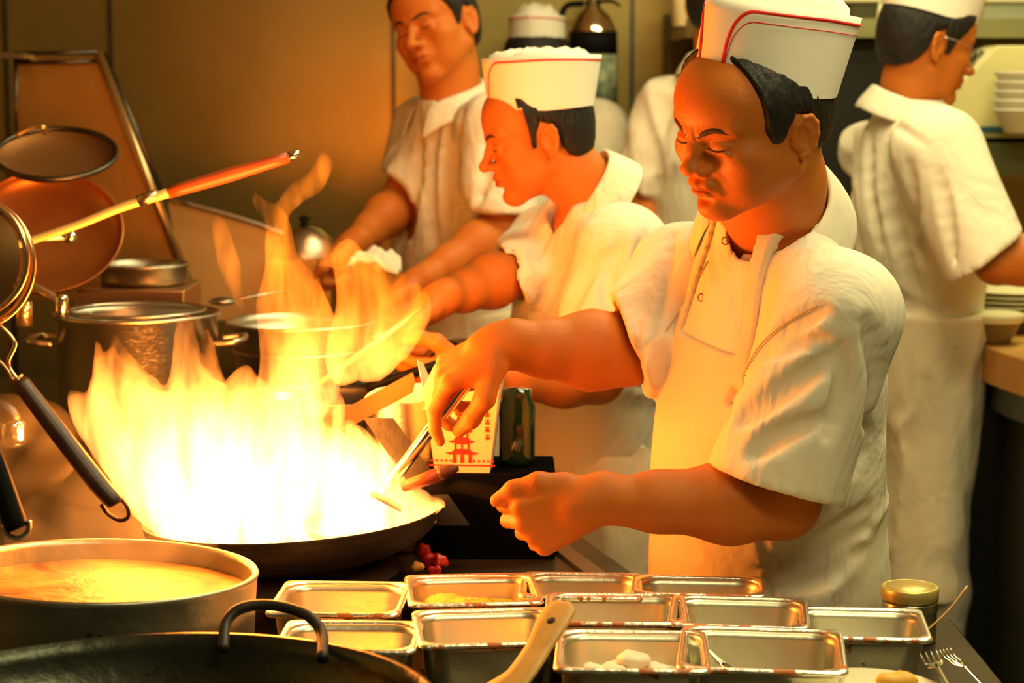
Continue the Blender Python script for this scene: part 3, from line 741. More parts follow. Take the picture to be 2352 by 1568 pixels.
# charred lug of the pot
obj('pot_handle', tube([PO+tilt@A(*k) for k in ((.115,-.158,-.068),(.145,-.185,-.072),(.185,-.165,-.07),(.188,-.11,-.066))], .008, 12, sm=6), IRON, pt)
NW = P(235,1668,1.95); rw = .33
nw = empty('near_wok', A(NW[0],NW[1],.80)); tag(nw, 'big dark steel wok with a loop handle at the bottom left corner', 'wok')
def wokprof(r, dep, th=.003, n=14):
    o = [(max(.001, r*math.sin(D(k*90/n))**1.0), -dep*math.cos(D(k*90/n))) for k in range(n+1)]
    return [(a, b-th) for a, b in o]+[(r+.003, .001)]+[(max(.001,a-th*.6), b) for a, b in o[::-1]]
WOKM = mat('worn_wok_steel', (.10,.105,.075), .34, .85, .0012, 50, var=.8, vscale=7, vcol=(.035,.04,.03), spots=.45, scol=(.012,.01,.006), sscale=80)
NWt = Ry(D(-2.0))
obj('wok_bowl', lathe(wokprof(rw,.16), 96, NW, NWt), WOKM, nw)
ha = [P(512,1492,2.24),P(520,1430,2.27),P(556,1396,2.28),P(625,1390,2.28),P(700,1410,2.26),P(738,1450,2.24),P(741,1512,2.18)]
obj('loop_handle', tube(ha, .0065, 14, sm=8), IRON, nw)
# ------------------------------------------------------------ burning wok
WO = P(672,1176,2.95); rk = .219; Wt = Ry(D(-3.0))@Rx(D(-1.0))
wk = empty('flaming_wok', A(WO[0],WO[1],.88)); tag(wk, 'black wok full of flames tossed by the nearest cook', 'wok')
obj('wok_bowl', lathe(wokprof(rk,.080), 96, WO, Wt), IRON, wk)
hp = [P(950,1122,2.98), P(1060,1118,2.87), P(1150,1138,2.75), P(1215,1160,2.692), P(1262,1178,2.672)]
obj('handle', tube(hp, [.012,.014,.0155,.0145,.0145], 16, sm=6, flat=.8), HANDLE, wk)
obj('handle_bracket', tube([WO+Wt@A(rk*.93,.05,-.02), P(965,1120,2.97), P(1010,1117,2.94)], [.016,.013,.012], 12, sm=6, flat=.5), HANDLE, wk)
# burner ring under the burning wok
br = A(WO[0], WO[1], .88); tag(obj('burner_ring', lathe([(.165,0),(.15,.022),(.135,.026),(.13,.022),(.14,0)], 48, br+A(0,0,.001)), IRON), 'black iron burner ring under the flaming wok', 'burner ring')
# ladle held by the nearest cook
la, lb = P(1052,905,2.86), P(893,1112,2.93)
ld = empty('ladle', lb); tag(ld, 'steel ladle with a bright tube handle held in the flaming wok', 'ladle')
dl = nrm(lb-la)
obj('handle', tube([la-dl*.05, lb-dl*.01, lb], [.0098,.0092,.0092], 16), CHROME, ld)
obj('stem', tube([lb, lb+dl*.04, lb+dl*.055+A(-.01,0,-.01)], [.005,.004,.004], 10, sm=4), STEEL, ld)
obj('bowl', lathe(wokprof(.045,.026,.002,8), 32, lb+dl*.055+A(-.05,0,-.02), Rx(.2)), DARKSTEEL, ld)
sp = empty('spatula', P(915,1122,2.88)); tag(sp, 'spatula with an orange-brown wooden handle resting on the wok rim', 'spatula')
obj('handle', tube([P(1012,1088,2.87), P(925,1118,2.88)], [.0135,.010], 14, flat=.8), WOODR, sp)
obj('handle_end', tube([P(1052,1074,2.865), P(1035,1078,2.867), P(1010,1088,2.87)], [.006,.010,.0138], 14, sm=3, flat=.8), WOODD, sp)
obj('blade', box(P(888,1150,2.90), (.05,.04,.002), Ry(.5)), DARKSTEEL, sp)
# ------------------------------------------------------------ things on the range
def carton(o, R, w0, w1, h, label):
    r = empty('takeout_carton', o); tag(r, label, 'carton')
    b0 = w0/2; b1 = w1/2; d0 = w0*.38; d1 = w1*.42
    rings = [np.array([(-b0,-d0,0),(b0,-d0,0),(b0,d0,0),(-b0,d0,0)]), np.array([(-b1,-d1,h),(b1,-d1,h),(b1,d1,h),(-b1,d1,h)])]
    inn = [rings[1]*A(.985,.98,1), rings[0]*A(.97,.96,1)+A(0,0,.002)]
    obja('box', xf(loft(rings+inn), R, o), mat('cream_card', (.66,.54,.32), .7), r)
    # flaps
    obja('flap', xf(slab([(-b1,0),(b1,0),(b1*.7,.036),(-b1*.7,.036)], .001, frame(A(0,-1,.25), A(1,0,0)), A(0,-d1,h)), R, o), mat('cream_card', ()), r)
    obja('flap', xf(slab([(-d1,0),(d1,0),(d1*.1,.045),(-d1*.6,.02)], .001, frame(A(1,0,-.3), A(0,1,0)), A(b1,0,h)), R, o), mat('cream_card', ()), r)
    obja('flap', xf(slab([(-d1,0),(d1,0),(d1*.4,.04),(-d1*.5,.03)], .001, frame(A(-1,0,-.3), A(0,-1,0)), A(-b1,0,h)), R, o), mat('cream_card', ()), r)
    # printed pagoda on the front
    sl_ = (d1-d0)/h; fr = frame(A(0,-1,-sl_), A(1,0,0))
    def pr(name, poly, kx=1): return obja(name, xf(slab(poly, .0008, fr, A(0,-d0-.0008,0)), R, o), RED, r)
    U = h/100.
    def roof(zb, w, hh): return [(-w*U,zb*U),(-w*.78*U,(zb-2.2)*U),(w*.78*U,(zb-2.2)*U),(w*U,zb*U),(w*.62*U,(zb+1.2)*U),(w*.45*U,(zb+hh)*U),(-w*.45*U,(zb+hh)*U),(-w*.62*U,(zb+1.2)*U)]
    for zb, w in ((24,19),(38,15.5),(50.5,13),(61.5,10.5),(71,8)):
        pr('printed_roof', roof(zb, w, 4.2))
    for z0, z1, w in ((27,36,8.5),(41,48.5,7.2),(53,59.5,6),(64,69,4.6)):
        for xx in (-w, -.9, w-1.8):
            pr('printed_column', [(xx*U,z0*U),((xx+1.8)*U,z0*U),((xx+1.8)*U,z1*U),(xx*U,z1*U)])
        pr('printed_beam', [(-w*U,z0*U),(w*U,z0*U),(w*U,(z0+1.6)*U),(-w*U,(z0+1.6)*U)]); pr('printed_beam', [(-w*U,(z1-1.6)*U),(w*U,(z1-1.6)*U),(w*U,z1*U),(-w*U,z1*U)])
    pr('printed_spire', [(-1*U,75*U),(1*U,75*U),(0,88*U)])
    for xx in (-11,-2.2,7): pr('printed_pillar', [(xx*U,12*U),((xx+4.4)*U,12*U),((xx+3.6)*U,22*U),((xx+.8)*U,22*U)])
    pr('printed_line', [(-38*U,8*U),(38*U,8*U),(38*U,9.6*U),(-38*U,9.6*U)])
    for k in range(14):
        if abs(k-6.5) > 2: x0 = (-36+k*5.4); pr('printed_dash', [(x0*U,13*U),((x0+2.6)*U,13*U),((x0+1.8)*U,15.6*U),((x0+.8)*U,15.6*U)])
    for k in range(4):                                            # the four small characters down the side
        z0 = 40+k*9.0; x0 = 27
        for a, b_, c_, d_ in ((0,5.2,5,1),(0,2.8,5,.9),(2,0,1,6.4),(.4,0,.9,2.4),(3.8,0,.9,2.4)):
            pr('printed_character', [((x0+a)*U,(z0+b_)*U),((x0+a+c_)*U,(z0+b_)*U),((x0+a+c_)*U,(z0+b_+d_)*U),((x0+a)*U,(z0+b_+d_)*U)])
    return r
co = P(1066,1076,3.08); carton(co, Rz(D(-4)), 124/4600*3.08, 172/4600*3.08, .132, 'white takeout carton printed with a red pagoda, behind the ladle hand')
rs = empty('carton_riser', A(co[0],co[1],.88)); tag(rs, 'low steel riser under the pagoda carton', 'riser')
obja('riser', box(A(co[0]+.045,co[1]+.04,(.88+co[2])/2), (.19,.15,co[2]-.882)), HANDLE, rs, bevel=.003)
gb = P(1188,1085,3.12); gj = empty('green_glass_jar', A(gb[0],gb[1],co[2])); tag(gj, 'dark green glass jar right of the pagoda carton', 'jar')
obj('glass', lathe([(.001,0),(.026,0),(.028,.01),(.028,.09),(.022,.105),(.022,.118),(.001,.12)], 32, A(gb[0],gb[1],co[2]+.001)), mat('dark_green_glass', (.01,.035,.01), .1, 0, coat=.6), gj)
sc_ = P(925,1080,3.15); sb = empty('steel_canister', A(sc_[0],sc_[1],.88)); tag(sb, 'brown-lit steel canister with crumpled cloth on top, left of the carton', 'canister')
hh = P(925,915,3.15)[2]-.88
obj('canister_body', lathe([(.001,0),(.055,0),(.056,.004),(.056,hh),(.058,hh+.003),(.053,hh+.003),(.052,.01),(.001,.008)], 48, A(sc_[0],sc_[1],.881)), STEEL, sb)
def clothpatch(c, w_, d_, seed, amp, name, label, cat='cloth', mt=None):
    n = 26; V = []; F = []
    for i in range(n):
        for j in range(n):
            x = i/(n-1)-.5; y = j/(n-1)-.5; p = np.array([[x*4, y*4, seed]]); rr = 2*max(abs(x),abs(y))
            V.append(np.asarray(c)+A(x*w_*(1-.15*abs(y)), y*d_, amp*(vnoise(p,seed)[0]+.5*vnoise(p*2.4,seed)[0])-amp*1.1*rr**3))
    for i in range(n-1):
        for j in range(n-1): F.append((i*n+j,(i+1)*n+j,(i+1)*n+j+1,i*n+j+1))
    return tag(obj(name, (np.array(V),F), mt or CLOTH, solid=.003, sub=1), label, cat)
clothpatch(P(925,905,3.15)+A(0,0,-.005), .125,.12, 4, .022, 'cloth', 'crumpled off-white cloth on the canister left of the carton')
# second cook's wok with its brown-lit handle, mostly behind the flames
W2 = P(770,905,3.3); w2 = empty('second_wok', A(W2[0],W2[1],.88)); tag(w2, 'dark wok of the second cook behind the flames', 'wok')
obj('wok_bowl', lathe(wokprof(.17,.08), 64, W2, Rx(D(-3))), DARKSTEEL, w2)
obj('handle', tube([P(845,893,3.28), P(930,862,3.27), P(1005,838,3.25)], [.013,.013,.014], 14, sm=5, flat=.6), PLAST, w2)
kn = empty('flat_spatula', P(750,985,3.05)); tag(kn, 'long brown steel spatula slanting up from the flames to the second cook', 'spatula')
dd = nrm(P(948,878,3.1)-P(752,984,3.0)); obja('blade', loft([np.array([p+A(0,0,.016), p+A(.004,.0,.0)+A(0,.004,0), p-A(0,0,.016), p-A(.004,.004,0)]) for p in (P(752,984,3.0), P(948,878,3.1))]), mat('brown_steel', (.45,.24,.10), .35, .8), kn)  # blade in one even brown metal colour
# dark iron grate frame between wok and carton
tag(obja('splash_guard', slab([(0,0),(.045,0),(.16,-.16),(.11,-.16)], .006, frame(A(0,-1,.2), A(1,0,0)), P(835,960,3.0)), DARKSTEEL), 'dark slanting steel bracket between the flames and the canister', 'bracket')
# red and yellow peppers in a tray on the range corner
tr = P(985,1290,2.86); tr_ = empty('pepper_tray', A(tr[0],tr[1],.88)); tag(tr_, 'low tray of red peppers by the flaming wok', 'tray')
obja('tray', box(A(tr[0],tr[1]+.03,.8855), (.12,.10,.011)), DARKSTEEL, tr_)
REDV = mat('red_pepper', (.62,.02,.01), .35); YELV = mat('yellow_pepper', (.75,.35,.03), .4)
for i, (px, py, r_, mt_, lb_) in enumerate(((972,1262,.011,REDV,'red chopped pepper piece farthest back in the tray'),(985,1282,.013,REDV,'red chopped pepper piece in the middle of the tray'),(1008,1290,.012,REDV,'dark red pepper piece at the right side of the tray'),(958,1300,.010,YELV,'yellow pepper piece at the left of the tray'),(1000,1310,.010,REDV,'red pepper piece nearest the pans'))):
    tag(obj('pepper_piece', blob(Q(px,py,.905), r_, i, (1,.9,.8), .3), mt_), lb_, 'pepper', 'chopped peppers in the tray')
# stockpot, small pan, basins at the back
def vessel(name, label, cat, px, py, rpx, t, h, mt=STEEL, lip=.004, parts=None, prof=None, z0=None):
    o = P(px, py, t); r = rpx/4600*t; rt = empty(name, A(o[0],o[1],o[2]-h)); tag(rt, label, cat)
    obj('vessel_body', lathe([(.001,-h),(r*.96,-h),(r*.985,-h+.008),(r*.985,-.006),(r+lip,-.004),(r+lip,.002),(r-.002,.002),(r*.965,-.01),(r*.96,-h+.012),(.001,-h+.01)], 72, o), mt, rt)
    return rt, o, r
sp_, o_, r_ = vessel('stock_pot', 'tall steel stock pot behind the flames at left', 'pot', 315, 718, 186, 3.5, P(315,718,3.5)[2]-.881)
obj('inner_ring', tube([o_+A(r_*.83*math.cos(a), r_*.83*math.sin(a)-.0, .004) for a in np.arange(40)/40*2*math.pi], .004, 8, closed=True), STEEL, sp_)
for s_ in (0, math.pi): obj('pot_handle', tube([o_+Rz(s_)@A(*k) for k in ((r_*.98,-.045,-.05),(r_+.04,-.04,-.045),(r_+.04,.04,-.045),(r_*.98,.045,-.05))], .006, 10, sm=6), STEEL, sp_)
b1 = P(322,690,3.85); rb = empty('back_shelf_box', A(b1[0],b1[1],.88)); tag(rb, 'low brown steel box under the small round pan at the back', 'box')
obja('box_body', box(A(b1[0],b1[1],(.88+P(322,652,3.85)[2])/2), (.205,.2,P(322,652,3.85)[2]-.882)), mat('brown_steel', ()), rb, bevel=.004)
vessel('round_pan', 'small round steel pan standing on the brown box, above the stock pot', 'pan', 330, 606, 101, 3.85, P(330,606,3.85)[2]-P(322,652,3.85)[2]-.002)
for px, py, rr, t, h, lb_ in ((690,800,150,3.72,.10,'lower steel basin of the stack behind the flames'),(690,738,166,3.72,.045,'wide steel basin on top of the stack behind the flames')):
    vessel('steel_basin', lb_, 'basin', px, py, rr, t, h)
ss = P(690,800,3.72)[2]-.10; b2 = P(690,800,3.72); rb = empty('basin_stand', A(b2[0],b2[1],.88)); tag(rb, 'dark block under the steel basins behind the flames', 'stand')
obja('stand_body', box(A(b2[0],b2[1],(.88+ss)/2), (.2,.2,ss-.883)), DARKSTEEL, rb)
bm_, o_, r_ = vessel('condiment_tub', 'round steel tub of dark sauce paste beyond the ladle hand', 'tub', 1030, 790, 88, 3.6, P(1030,790,3.6)[2]-.881)
tag(obj('dark_paste', heap(.10,.10,.012,9, I3, o_, -.012, 60, .012), mat('dark_paste', (.035,.012,.006), .3, 0, .003, 80)), 'dark chunky paste filling the round tub', 'sauce', kind='stuff')
for a, b, lb_ in ((P(880,772,3.5),P(1035,800,3.55),'steel spoon handle reaching over the tub from the flames'),(P(520,690,3.8),P(650,668,3.85),'steel ladle handle lying over the basins at left'),(P(905,800,3.45),P(1030,812,3.5),'lower steel spoon handle in front of the tub')):
    r = empty('serving_spoon', a); tag(r, lb_, 'spoon', 'spoons lying over the basins'); obj('handle', tube([a, b], [.005,.008], 10, flat=.5), STEEL, r)
    obj('bowl', blob(a-(b-a)*.08, .022, 2, (1.2,1,.35), .02), STEEL, r)
clothpatch(P(860,600,4.05), .11,.10, 8, .03, 'cloth', 'white cloth bundle in front of the bareheaded cook, above the flames')
# guards and lids
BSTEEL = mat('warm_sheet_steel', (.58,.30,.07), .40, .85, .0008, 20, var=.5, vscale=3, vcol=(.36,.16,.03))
g1 = empty('heat_shield', P(240,670,4.15)); tag(g1, 'tall slanted steel splash panel at upper left', 'panel')
pts = [P(36,132,4.15),P(226,130,4.15),P(452,690,4.15),P(36,690,4.15)]
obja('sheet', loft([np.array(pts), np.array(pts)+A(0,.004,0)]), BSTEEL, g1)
for a, b in (((30,122),(226,120)),((32,143),(226,142))): obj('top_rail', tube([P(*a,4.14),P(*b,4.14)], .004, 8), DARKSTEEL, g1)
obj('slanted_edge', tube([P(226,122,4.13),P(440,665,4.13)], .0095, 12), mat('edge_steel', (.55,.40,.2), .3, .9), g1)
obj('slanted_edge', tube([P(238,122,4.16),P(372,440,4.16)], .006, 10), DARKSTEEL, g1)
obj('upright', tube([P(36,130,4.13),P(38,310,4.13)], .004, 8), DARKSTEEL, g1)
obja('top_tray', box(P(10,128,4.13), (.10,.10,.012)), STEEL, g1)
g2 = empty('rear_guard', P(560,690,4.5)); tag(g2, 'lower steel guard sloping down to the right behind the flames', 'panel')
pts = [P(385,462,4.5),P(600,525,4.5),P(760,600,4.5),P(760,735,4.5),P(440,735,4.5)]
obja('sheet', loft([np.array(pts), np.array(pts)+A(0,.006,0)]), mat('pale_sheet_steel', (.66,.45,.18), .4, .7), g2)
obj('top_edge', tube([P(382,455,4.48),P(600,518,4.48),P(765,595,4.48)], .007, 10, sm=4), STEEL, g2)
pc_ = P(700,580,4.35); lr = empty('pot_lid', pc_); tag(lr, 'grey domed pot lid seen through the upper flames', 'lid')
obj('dome', lathe([(.075,-.01),(.076,-.006),(.06,.03),(.035,.052),(.001,.06)], 48, pc_), STEEL, lr)
obj('lid_knob', lathe([(.001,.056),(.01,.058),(.006,.065),(.014,.075),(.001,.082)], 24, pc_), PLAST, lr)
# wok leaning at upper left, and the wire ring above it
wl = P(112,545,3.7); wr_ = empty('leaning_wok', wl); tag(wr_, 'brown wok standing on edge at left below the wire ring', 'wok')
obj('wok_bowl', lathe(wokprof(.142,.05), 72, P(104,528,3.75), frame(A(.12,-.74,.66))), mat('brown_seasoned_steel', (.50,.19,.045), .36, .7, var=.5, vscale=9, vcol=(.28,.09,.02)), wr_)
rgs = empty('wire_basket', P(130,330,3.65)); tag(rgs, 'hanging round wire basket with a dark rim at upper left', 'basket')
ctr = P(128,352,3.65); Rr = frame(A(.06,-.42,1)); rr_ = 137/4600*3.65
obj('rim', tube([ctr+Rr@A(rr_*math.cos(a), rr_*math.sin(a), 0) for a in np.arange(48)/48*2*math.pi], .0052, 10, closed=True), DARKSTEEL, rgs)
obj('basket_mesh', lathe([(rr_, 0),(rr_*.93,-.012),(rr_*.7,-.022),(rr_*.4,-.028),(.001,-.03)], 48, ctr, Rr), mat('basket_wire_mesh', (.30,.14,.04), .55, .7), rgs)
obj('hook', tube([P(38,310,3.6),P(60,298,3.6),P(85,290,3.6),P(100,293,3.6),P(103,305,3.62)], .005, 8, sm=5), mat('edge_steel', ()), rgs)
# skimmer with red-brown handle
sk = empty('long_skimmer', P(75,552,3.1)); tag(sk, 'long skimmer with a bamboo rod and red-brown grip, pointing up to the right', 'skimmer')
obj('rod', tube([P(-70,592,3.1),P(60,556,3.1),P(180,516,3.1),P(280,476,3.1),P(392,441,3.1)], [.006,.0065,.007,.008], 12, sm=5), mat('pale_bamboo_rod', (.80,.58,.22), .35, .2), sk)
obj('ferrule', tube([P(318,462,3.1),P(362,446,3.1)], .0092, 12), STEEL, sk)
obj('grip', tube([P(388,442,3.1),P(520,403,3.1),P(662,361,3.1)], [.0095,.0115,.0088], 14, sm=4), WOODR, sk)
obj('grip_tip', tube([P(660,361,3.1),P(688,353,3.1)], [.0078,.0062], 12), CHROME, sk)
# near skimmer: round wire frame, neck and dark wooden handle
COPPER = mat('coppery_wire', (.85,.55,.28), .22, .95)  # even copper colour for rings, wire necks and valve
ns = empty('round_skimmer', P(35,870,2.3)); tag(ns, 'round wire skimmer hanging at left with a dark brown wooden handle', 'skimmer')
cs = P(-72,592,2.3); Rs = frame(A(-.25,-1,.1))
for k, (rx, rz, off) in enumerate(((134,146,A(0,0,0)),(148,152,P(-62,604,2.32)-P(-72,592,2.3)))):
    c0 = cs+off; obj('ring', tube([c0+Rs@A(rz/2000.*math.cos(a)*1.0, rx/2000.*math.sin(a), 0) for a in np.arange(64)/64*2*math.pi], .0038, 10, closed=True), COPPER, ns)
obj('mesh_bowl', lathe([(.0655,0),(.05,.012),(.03,.018),(.001,.02)], 48, cs, Rs), mat('basket_wire_mesh', ()), ns)
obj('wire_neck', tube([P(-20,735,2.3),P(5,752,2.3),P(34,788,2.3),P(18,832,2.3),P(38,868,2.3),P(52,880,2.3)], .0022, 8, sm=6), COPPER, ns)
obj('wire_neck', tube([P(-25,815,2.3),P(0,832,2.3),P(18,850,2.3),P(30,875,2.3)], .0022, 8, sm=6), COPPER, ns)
obj('handle', tube([P(44,872,2.3),P(52,884,2.3),P(140,1000,2.3),P(225,1110,2.3),P(262,1150,2.3),P(268,1158,2.3)], [.010,.0135,.0148,.0150,.0135,.010], 18, sm=4, flat=.75), WOODD, ns)
obj('hanging_loop', tube([P(232,1158,2.3),P(248,1180,2.3),P(275,1195,2.3),P(294,1187,2.3),P(292,1165,2.3),P(272,1138,2.3)], .0024, 8, sm=7), mat('dark_red_wire', (.25,.07,.03), .3, .8), ns)
bs = empty('black_handled_skimmer', P(0,1060,2.2)); tag(bs, 'black utensil handle with a steel end ring at the left edge', 'utensil')
obj('handle', tube([P(-60,960,2.2),P(-15,1060,2.2),P(30,1190,2.2),P(40,1215,2.2)], [.012,.0155,.0165,.014], 16, sm=4, flat=.8), PLAST, bs)
obj('end_ring', tube([P(8,1205,2.2),P(20,1228,2.2),P(45,1235,2.2),P(64,1220,2.2),P(66,1195,2.2)], .0028, 10, sm=6), CHROME, bs)
# faucets
FAUC = mat('faucet_metal', (.55,.45,.3), .2, .95)
for lb_, pts_, r_, noz in (('faucet spout ending beside the stock pot at left', [(-120,900),(-110,640),(0,640),(70,655),(100,668),(132,688)], .007, (142,700)),('dark steel faucet spout at the left edge below the wooden handle', [(-160,1150),(-150,940),(-40,930),(0,935),(28,955)], .0115, (30,990))):
    fa = empty('faucet', P(*pts_[0],3.3 if r_ < .01 else 2.9)); tag(fa, lb_, 'faucet'); T_ = 3.3 if r_ < .01 else 2.9
    obj('spout', tube([P(a,b,T_) for a,b in pts_]+[P(*noz,T_)], r_, 14, sm=6), FAUC if r_ < .01 else DARKSTEEL, fa)
    q = P(*noz,T_); obj('nozzle', lathe([(.001,-.022),(r_*1.3,-.022),(r_*1.6,-.01),(r_*1.6,.012),(r_*1.1,.018),(.001,.018)], 20, q), CHROME, fa)
q = P(55,720,3.3); obj('valve', lathe([(.001,-.02),(.014,-.02),(.014,.02),(.001,.02)], 20, q), COPPER, bpy.data.objects['faucet'])
wp_ = empty('water_pipe', P(-80,900,3.4)); tag(wp_, 'thin steel water pipe ending at the chrome tap knob, left edge', 'pipe'); obj('pipe', tube([P(-90,930,3.4),P(-85,560,3.4),P(60,550,3.4),P(160,547,3.4)], .005, 8), STEEL, wp_)
q = P(162,545,3.4); kb = tag(obj('tap_knob', lathe([(.001,-.01),(.009,-.008),(.011,.0),(.008,.009),(.001,.012)], 20, q), CHROME), 'small chrome tap knob under the leaning wok', 'knob')
ur = empty('utensil_rack', P(-180,1100,2.35)); tag(ur, 'steel utensil rack just beyond the left edge, holding the skimmers', 'rack')
z0_ = .80
for px, t_ in ((-170,2.3),(-170,2.2)):
    a_ = P(px,900,t_); obj('post', tube([A(a_[0],a_[1],.80), A(a_[0],a_[1],1.72)], .007, 10), STEEL, ur)
obj('bar', tube([P(-170,560,2.2), P(-170,560,2.3)], .006, 8), STEEL, ur)
obj('bar', tube([P(-175,590,2.3), P(-72,592,2.315)], .004, 8), STEEL, ur)
obj('bar', tube([P(-170,950,2.2), P(-60,960,2.2)], .004, 8), STEEL, ur)
r3 = empty('rod_stand', P(-100,900,3.1)); tag(r3, 'thin steel stand at the left edge holding up the long skimmer', 'stand'); a_ = P(-60,590,3.1)
obj('post', tube([A(a_[0],a_[1],.88), a_], .006, 10), STEEL, r3)
# ------------------------------------------------------------ back wall things
fe = P(1362,120,5.15); ex = empty('fire_extinguisher', A(fe[0],fe[1],P(1362,270,5.15)[2])); tag(ex, 'steel fire extinguisher with a pale label on the back wall', 'fire extinguisher')
re_ = 57/4600*5.15; zt = P(1362,70,5.15)[2]; zb = P(1362,560,5.15)[2]
obj('tank', lathe([(.001,zb),(re_*.9,zb),(re_,zb+.02),(re_,zt-.03),(re_*.93,zt),(re_*.7,zt+.035),(re_*.3,zt+.058),(re_*.28,zt+.08),(.001,zt+.08)], 40, A(fe[0],fe[1],0)), CHROME, ex)
n = 20; aa = np.linspace(D(-160), D(-20), n); V = [(fe[0]+(re_+.001)*math.cos(a), fe[1]+(re_+.001)*math.sin(a), z) for z in (P(1362,235,5.1)[2], P(1362,125,5.1)[2]) for a in aa]
obj('label', (np.array(V), [(i,i+1,n+i+1,n+i) for i in range(n-1)]), mat('extinguisher_label', (.55,.62,.42), .6, var=1, vscale=45, vcol=(.1,.15,.1)), ex, solid=.0006)
V = [(fe[0]+(re_+.0012)*math.cos(a), fe[1]+(re_+.0012)*math.sin(a), z) for z in (P(1362,124,5.1)[2], P(1362,72,5.1)[2]) for a in aa]
obj('dark_band', (np.array(V), [(i,i+1,n+i+1,n+i) for i in range(n-1)]), PLAST, ex, solid=.0006)
obj('valve', lathe([(.001,0),(.016,0),(.016,.03),(.022,.032),(.022,.045),(.001,.045)], 20, A(fe[0],fe[1],zt+.078)), STEEL, ex)
obj('lever', tube([P(1345,8,5.13),P(1400,2,5.12),P(1425,14,5.12)], [.008,.009,.006], 10, sm=4, flat=.5), PLAST, ex)
obj('hose', tube([P(1340,8,5.13),P(1300,15,5.12),P(1288,60,5.12),P(1300,150,5.12)], .008, 10, sm=6), PLAST, ex)
# framed panel on the wall right of the extinguisher
fp = empty('wall_panel', P(1600,200,5.35)); tag(fp, 'olive framed steel access panel on the back wall above the half-hidden cook', 'panel')
q0, q1 = P(1522,38,5.36), P(1900,430,5.36)
obja('panel_face', box(A((q0[0]+q1[0])/2, 5.385, (q0[2]+q1[2])/2), (q1[0]-q0[0], .02, q0[2]-q1[2])), mat('dark_olive_steel', (.09,.085,.025), .4, .6), fp)
obj('panel_frame', tube([A(q0[0],5.37,q1[2]),A(q0[0],5.37,q0[2]),A(q1[0],5.37,q0[2])], .006, 8), OLIVE, fp)
# high shelf with boxes
zs = P(1900,88,5.0)[2]; SHELF = mat('shelf_steel', (.34,.33,.14), .4, .6, var=.3, vscale=6)
xs0, xs1 = P(1560,40,5.0)[0], 2.3
hs = empty('high_shelf', A((xs0+xs1)/2, 5.05, zs)); tag(hs, 'olive steel shelf along the back wall at upper right', 'shelf')
obja('shelf_board', box(A((xs0+xs1)/2, 5.12, zs+.012), (xs1-xs0,.5,.028)), SHELF, hs)
obja('shelf_lip', box(A((xs0+xs1)/2, 4.865, zs+.02), (xs1-xs0,.012,.045)), SHELF, hs)
CREAM = mat('cream_plastic', (.66,.60,.26), .5); CREAM2 = mat('pale_cream_plastic', (.80,.76,.45), .5)
for i, (px, w_, h_, mt_, lb_) in enumerate(((1585,.10,.075,CREAM2,'pale box at the left end of the high shelf'),(1800,.14,.06,mat('grey_green_plastic', (.30,.32,.18), .5),'grey-green tub on the high shelf behind the big paper hat'),(1975,.10,.05,mat('dark_tub', (.10,.09,.04), .5),'dark tub on the high shelf between the two paper hats'),(2290,.14,.06,mat('pale_grey_tub', (.42,.44,.30), .5),'pale grey tub at the right end of the high shelf'))):
    q = P(px, 40, 4.98); o = tag(obja('storage_tub', loft([rrect(w_*.85,.12,.02,0,4)+A(q[0],5.02,zs+.028), rrect(w_,.14,.02,h_,4)+A(q[0],5.02,zs+.028), rrect(w_*1.05,.147,.02,h_+.002,4)+A(q[0],5.02,zs+.028), rrect(w_*1.05,.147,.02,h_+.01,4)+A(q[0],5.02,zs+.028)]), mt_), lb_, 'tub', 'tubs on the high shelf')
q = P(2012,30,4.92); tag(obj('white_funnel', lathe([(.010,0),(.010,.01),(.0035,.055),(.001,.056)], 20, A(q[0],4.93,zs+.027)), CREAM2), 'small white cone standing on the high shelf lip', 'cone')
up = empty('upper_cabinet', A(1.2,5.1,P(1900,20,4.8)[2])); tag(up, 'pale cream cabinet above the shelf along the top edge of the photo', 'cabinet')
zu = P(1900,22,4.8)[2]; obja('cabinet_body', box(A((xs0+2.3)/2+.02,5.15,zu+.20), (2.3-xs0,.42,.36)), CREAM2, up, bevel=.004)
# black box under the shelf, its colour stands in for a recess's shade
dk = empty('dark_recess_box', A(.95,5.1,0)); tag(dk, 'black box standing in for the dark recess behind the cook with glasses, below the shelf', 'recess')
obja('recess_box_body', box(A((xs0+.02+1.04)/2,5.14,(zs-.03)/2), (1.04-xs0-.04,.44,zs-.035)), mat('recess_shade_black', (.008,.008,.006), .4), dk)
# pass counter at right: shelf with register and bowls
zp = P(2250,303,4.72)[2]; x0p = 1.06; ps = empty('serving_shelf', A(1.6,4.8,zp)); tag(ps, 'olive steel serving shelf under the cream register at right', 'shelf')
obja('shelf_board', box(A((x0p+2.4)/2+.02, 4.90, zp-.012), (2.4-x0p,.42,.022)), SHELF, ps)
obja('shelf_front', box(A((x0p+2.4)/2+.02, 4.70, zp-.055), (2.4-x0p,.02,.085)), mat('dark_shelf_steel', (.12,.13,.05), .35, .7), ps)
rgx = P(2262,290,4.80); rt = empty('register', A(rgx[0],rgx[1],zp)); tag(rt, 'cream register with a sloping face and small dark screen at right', 'register')
prof_ = [(-.105,0),(-.105,.085),(.0,.20),(.115,.20),(.155,.12),(.155,0)]
obja('register_body', xf((np.array([(x,y,z) for y in (-.10,.10) for x,z in prof_]), [(5,4,3,2,1,0),(6,7,8,9,10,11)]+[(i,(i+1)%6,6+(i+1)%6,6+i) for i in range(6)]), I3, A(rgx[0],rgx[1],zp+.001)), CREAM, rt, bevel=.004)
obja('screen', box(A(rgx[0]-.035,rgx[1]-.02,zp+.172), (.045,.06,.006), Ry(D(-47.6))), mat('dark_screen', (.06,.07,.035), .25), rt)
obja('face_plate', box(A(rgx[0]-.0535,rgx[1],zp+.1445), (.13,.17,.003), Ry(D(-47.6))), CREAM2, rt)
